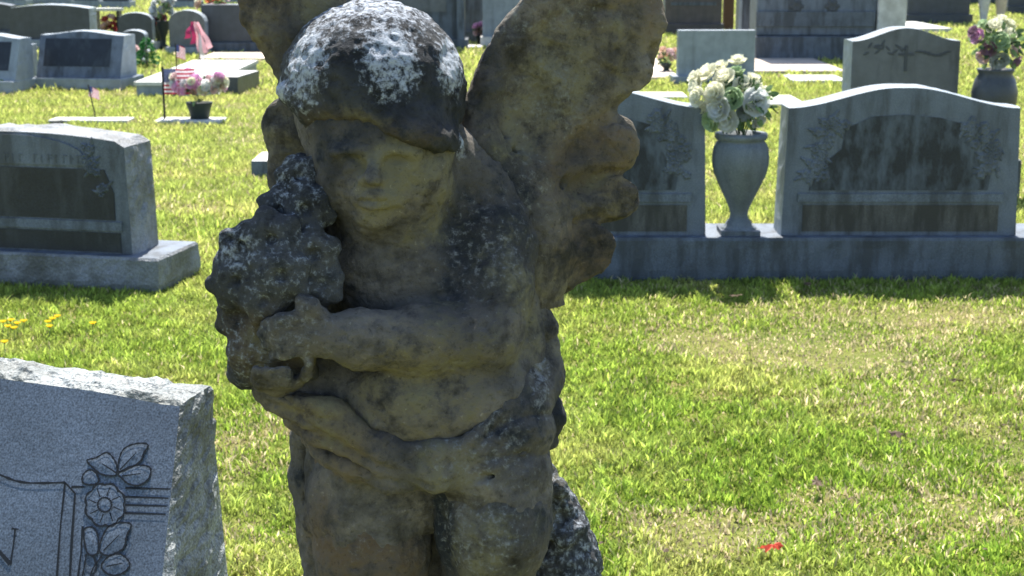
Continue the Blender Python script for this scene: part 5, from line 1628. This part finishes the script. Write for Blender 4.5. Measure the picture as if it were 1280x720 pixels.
def blades(n, y0, y1, hmin, hmax, wmin, seed, dens_pow=1.0, wide=1.35, wmax=None):
    r = np.random.default_rng(seed)
    y = y0+(y1-y0)*r.random(n)**dens_pow
    hw = (0.34*y+0.5)*wide
    x = (r.random(n)*2-1)*hw
    keep = ~in_excl(x, y)
    x, y = x[keep], y[keep]; n = len(x)
    p = np.stack([x, y, np.zeros(n)], 1)
    dry = dry_patch(x, y)
    tuft = fbm(p, 9, 3, 5)
    keep = r.random(n) < np.clip(1.0-np.clip(dry-0.25, 0, 1)*0.9, 0.35, 1)
    x, y, dry, tuft = x[keep], y[keep], dry[keep], tuft[keep]; n = len(x)
    clump = fbm(np.stack([x, y, np.zeros(n)], 1), 28, 2, 15)
    hgt = (hmin+(hmax-hmin)*r.random(n)**1.4)*(1+0.7*tuft+0.9*clump).clip(0.25)*np.clip(1-0.5*np.clip(dry, 0, 1), 0.4, 1.1)
    wd = (wmin+(wmax-wmin)*r.random(n)) if wmax else np.full(n, wmin)
    a = r.random(n)*2*np.pi; la = r.random(n)*2*np.pi; lean = (0.15+1.0*r.random(n)**1.3)*hgt
    sx, sy = np.cos(a)*wd/2, np.sin(a)*wd/2
    lx_, ly_ = np.cos(la)*lean, np.sin(la)*lean
    V = np.zeros((n, 5, 3), np.float32)
    V[:,0] = np.stack([x-sx, y-sy, np.full(n, -0.002)], 1); V[:,1] = np.stack([x+sx, y+sy, np.full(n, -0.002)], 1)
    V[:,2] = np.stack([x-sx*.8+lx_*.35, y-sy*.8+ly_*.35, hgt*.6], 1); V[:,3] = np.stack([x+sx*.8+lx_*.35, y+sy*.8+ly_*.35, hgt*.6], 1)
    V[:,4] = np.stack([x+lx_, y+ly_, hgt], 1)
    # colours
    g1 = np.array([0.10, 0.180, 0.022]); g2 = np.array([0.315, 0.42, 0.062]); st_ = np.array([0.50, 0.42, 0.26]); yl = np.array([0.41, 0.41, 0.13])
    k1 = r.random(n)[:, None]
    c = g1*(1-k1)+g2*k1
    ky = np.clip(fbm(np.stack([x, y, np.zeros(n)+3], 1), 2.5, 3, 9)*1.2+0.12, 0, 0.8)[:, None]
    c = c*(1-ky)+yl*ky
    far = np.clip((y-4)/6, 0, 1)[:, None]*0.45
    c = c*(1-far)+yl*1.05*far
    isdry = (r.random(n) < np.clip(-0.02+dry*0.85, 0.03, 0.8))
    c[isdry] = st_*(0.6+0.6*r.random((isdry.sum(), 1)))
    c *= (0.50+0.9*r.random((n, 1))**1.2)*(1+0.55*clump[:, None]).clip(0.4)
    return V, c
def build_grass(parts, name, label):
    V = np.concatenate([p[0] for p in parts]); C_ = np.concatenate([p[1] for p in parts])
    n = len(V); b = np.arange(n, dtype=np.int32)*5
    loops = np.stack([b, b+1, b+3, b+2, b+2, b+3, b+4], 1).ravel()
    me = bpy.data.meshes.new(name)
    me.vertices.add(n*5); me.vertices.foreach_set('co', V.ravel())
    me.loops.add(n*7); me.loops.foreach_set('vertex_index', loops)
    ls = np.stack([np.arange(n)*7, np.arange(n)*7+4], 1).ravel().astype(np.int32)
    me.polygons.add(n*2); me.polygons.foreach_set('loop_start', ls)
    me.update(calc_edges=True)
    at = me.attributes.new('tint', 'FLOAT_COLOR', 'POINT')
    cc = np.ones((n, 5, 4), np.float32); cc[:, :, :3] = C_[:, None, :]
    at.data.foreach_set('color', cc.ravel())
    mt, nt, bs = new_mat('grass_blade'); N = nt.nodes; L = nt.links
    a = N.new('ShaderNodeAttribute'); a.attribute_name = 'tint'
    L.new(a.outputs['Color'], bs.inputs['Base Color']); bs.inputs['Roughness'].default_value = 0.55; bs.inputs['Specular IOR Level'].default_value = 0.3
    tr = N.new('ShaderNodeBsdfTranslucent')
    hs = N.new('ShaderNodeHueSaturation'); hs.inputs['Value'].default_value = 1.5; L.new(a.outputs['Color'], hs.inputs['Color']); L.new(hs.outputs['Color'], tr.inputs['Color'])
    ms = N.new('ShaderNodeMixShader'); ms.inputs[0].default_value = 0.5
    L.new(bs.outputs[0], ms.inputs[1]); L.new(tr.outputs[0], ms.inputs[2]); L.new(ms.outputs[0], N['Material Output'].inputs['Surface'])
    o = link_mesh(name, me, mt); tag(o, label, 'grass', kind='stuff')
    return o
build_grass([blades(480000, 2.6, 7.2, 0.009, 0.029, 0.0030, 1, 1.0, 1.12, 0.0075),
             blades(280000, 7.0, 16.5, 0.016, 0.038, 0.005, 2, 1.1, 1.1, 0.010),
             blades(150000, 16.0, 44, 0.03, 0.055, 0.014, 3, 1.1, 1.05, 0.026)], 'grass', 'short yellow-green lawn grass with dry straw patches')

# ================================================================== LIGHT, SKY, CAMERA
EL, AZ = R(61), R(-1)      # azimuth measured from +Y towards +X
w = bpy.data.worlds.new('World'); sc.world = w; w.use_nodes = True
nt = w.node_tree
sky = nt.nodes.new('ShaderNodeTexSky'); sky.sky_type = 'NISHITA'; sky.sun_disc = False
sky.sun_elevation = EL; sky.sun_rotation = AZ; sky.altitude = 50; sky.air_density = 1.0; sky.dust_density = 1.0; sky.ozone_density = 1.0
bgn = nt.nodes['Background']; bgn.inputs['Strength'].default_value = 0.11
nt.links.new(sky.outputs[0], bgn.inputs['Color'])
sd = bpy.data.lights.new('sun', 'SUN'); sd.energy = 5.0; sd.angle = R(0.5); sd.color = (1.0, 0.95, 0.86)
so = bpy.data.objects.new('sun', sd); COL.objects.link(so)
sv = Vector((math.sin(AZ)*math.cos(EL), math.cos(AZ)*math.cos(EL), math.sin(EL)))
so.rotation_euler = sv.to_track_quat('Z', 'Y').to_euler(); so.location = sv*30

cd = bpy.data.cameras.new('camera'); cam = bpy.data.objects.new('camera', cd); COL.objects.link(cam)
cd.sensor_width = 36; cd.lens = 36*F/1280; cd.clip_end = 2000; cd.clip_start = 0.05
cam.location = (0, 0, H); cam.rotation_euler = (math.pi/2-PITCH, 0, 0)
cd.dof.use_dof = True; cd.dof.focus_distance = 2.05; cd.dof.aperture_fstop = 18
sc.camera = cam
sc.view_settings.view_transform = 'Standard'; sc.view_settings.look = 'None'
sc.view_settings.exposure = 1.3; sc.view_settings.gamma = 1; sc.view_settings.use_curve_mapping = False
sc.render.resolution_x = 1024; sc.render.resolution_y = 576
sc.cycles.max_bounces = 6; sc.cycles.transparent_max_bounces = 4
sc.cycles.use_denoising = True
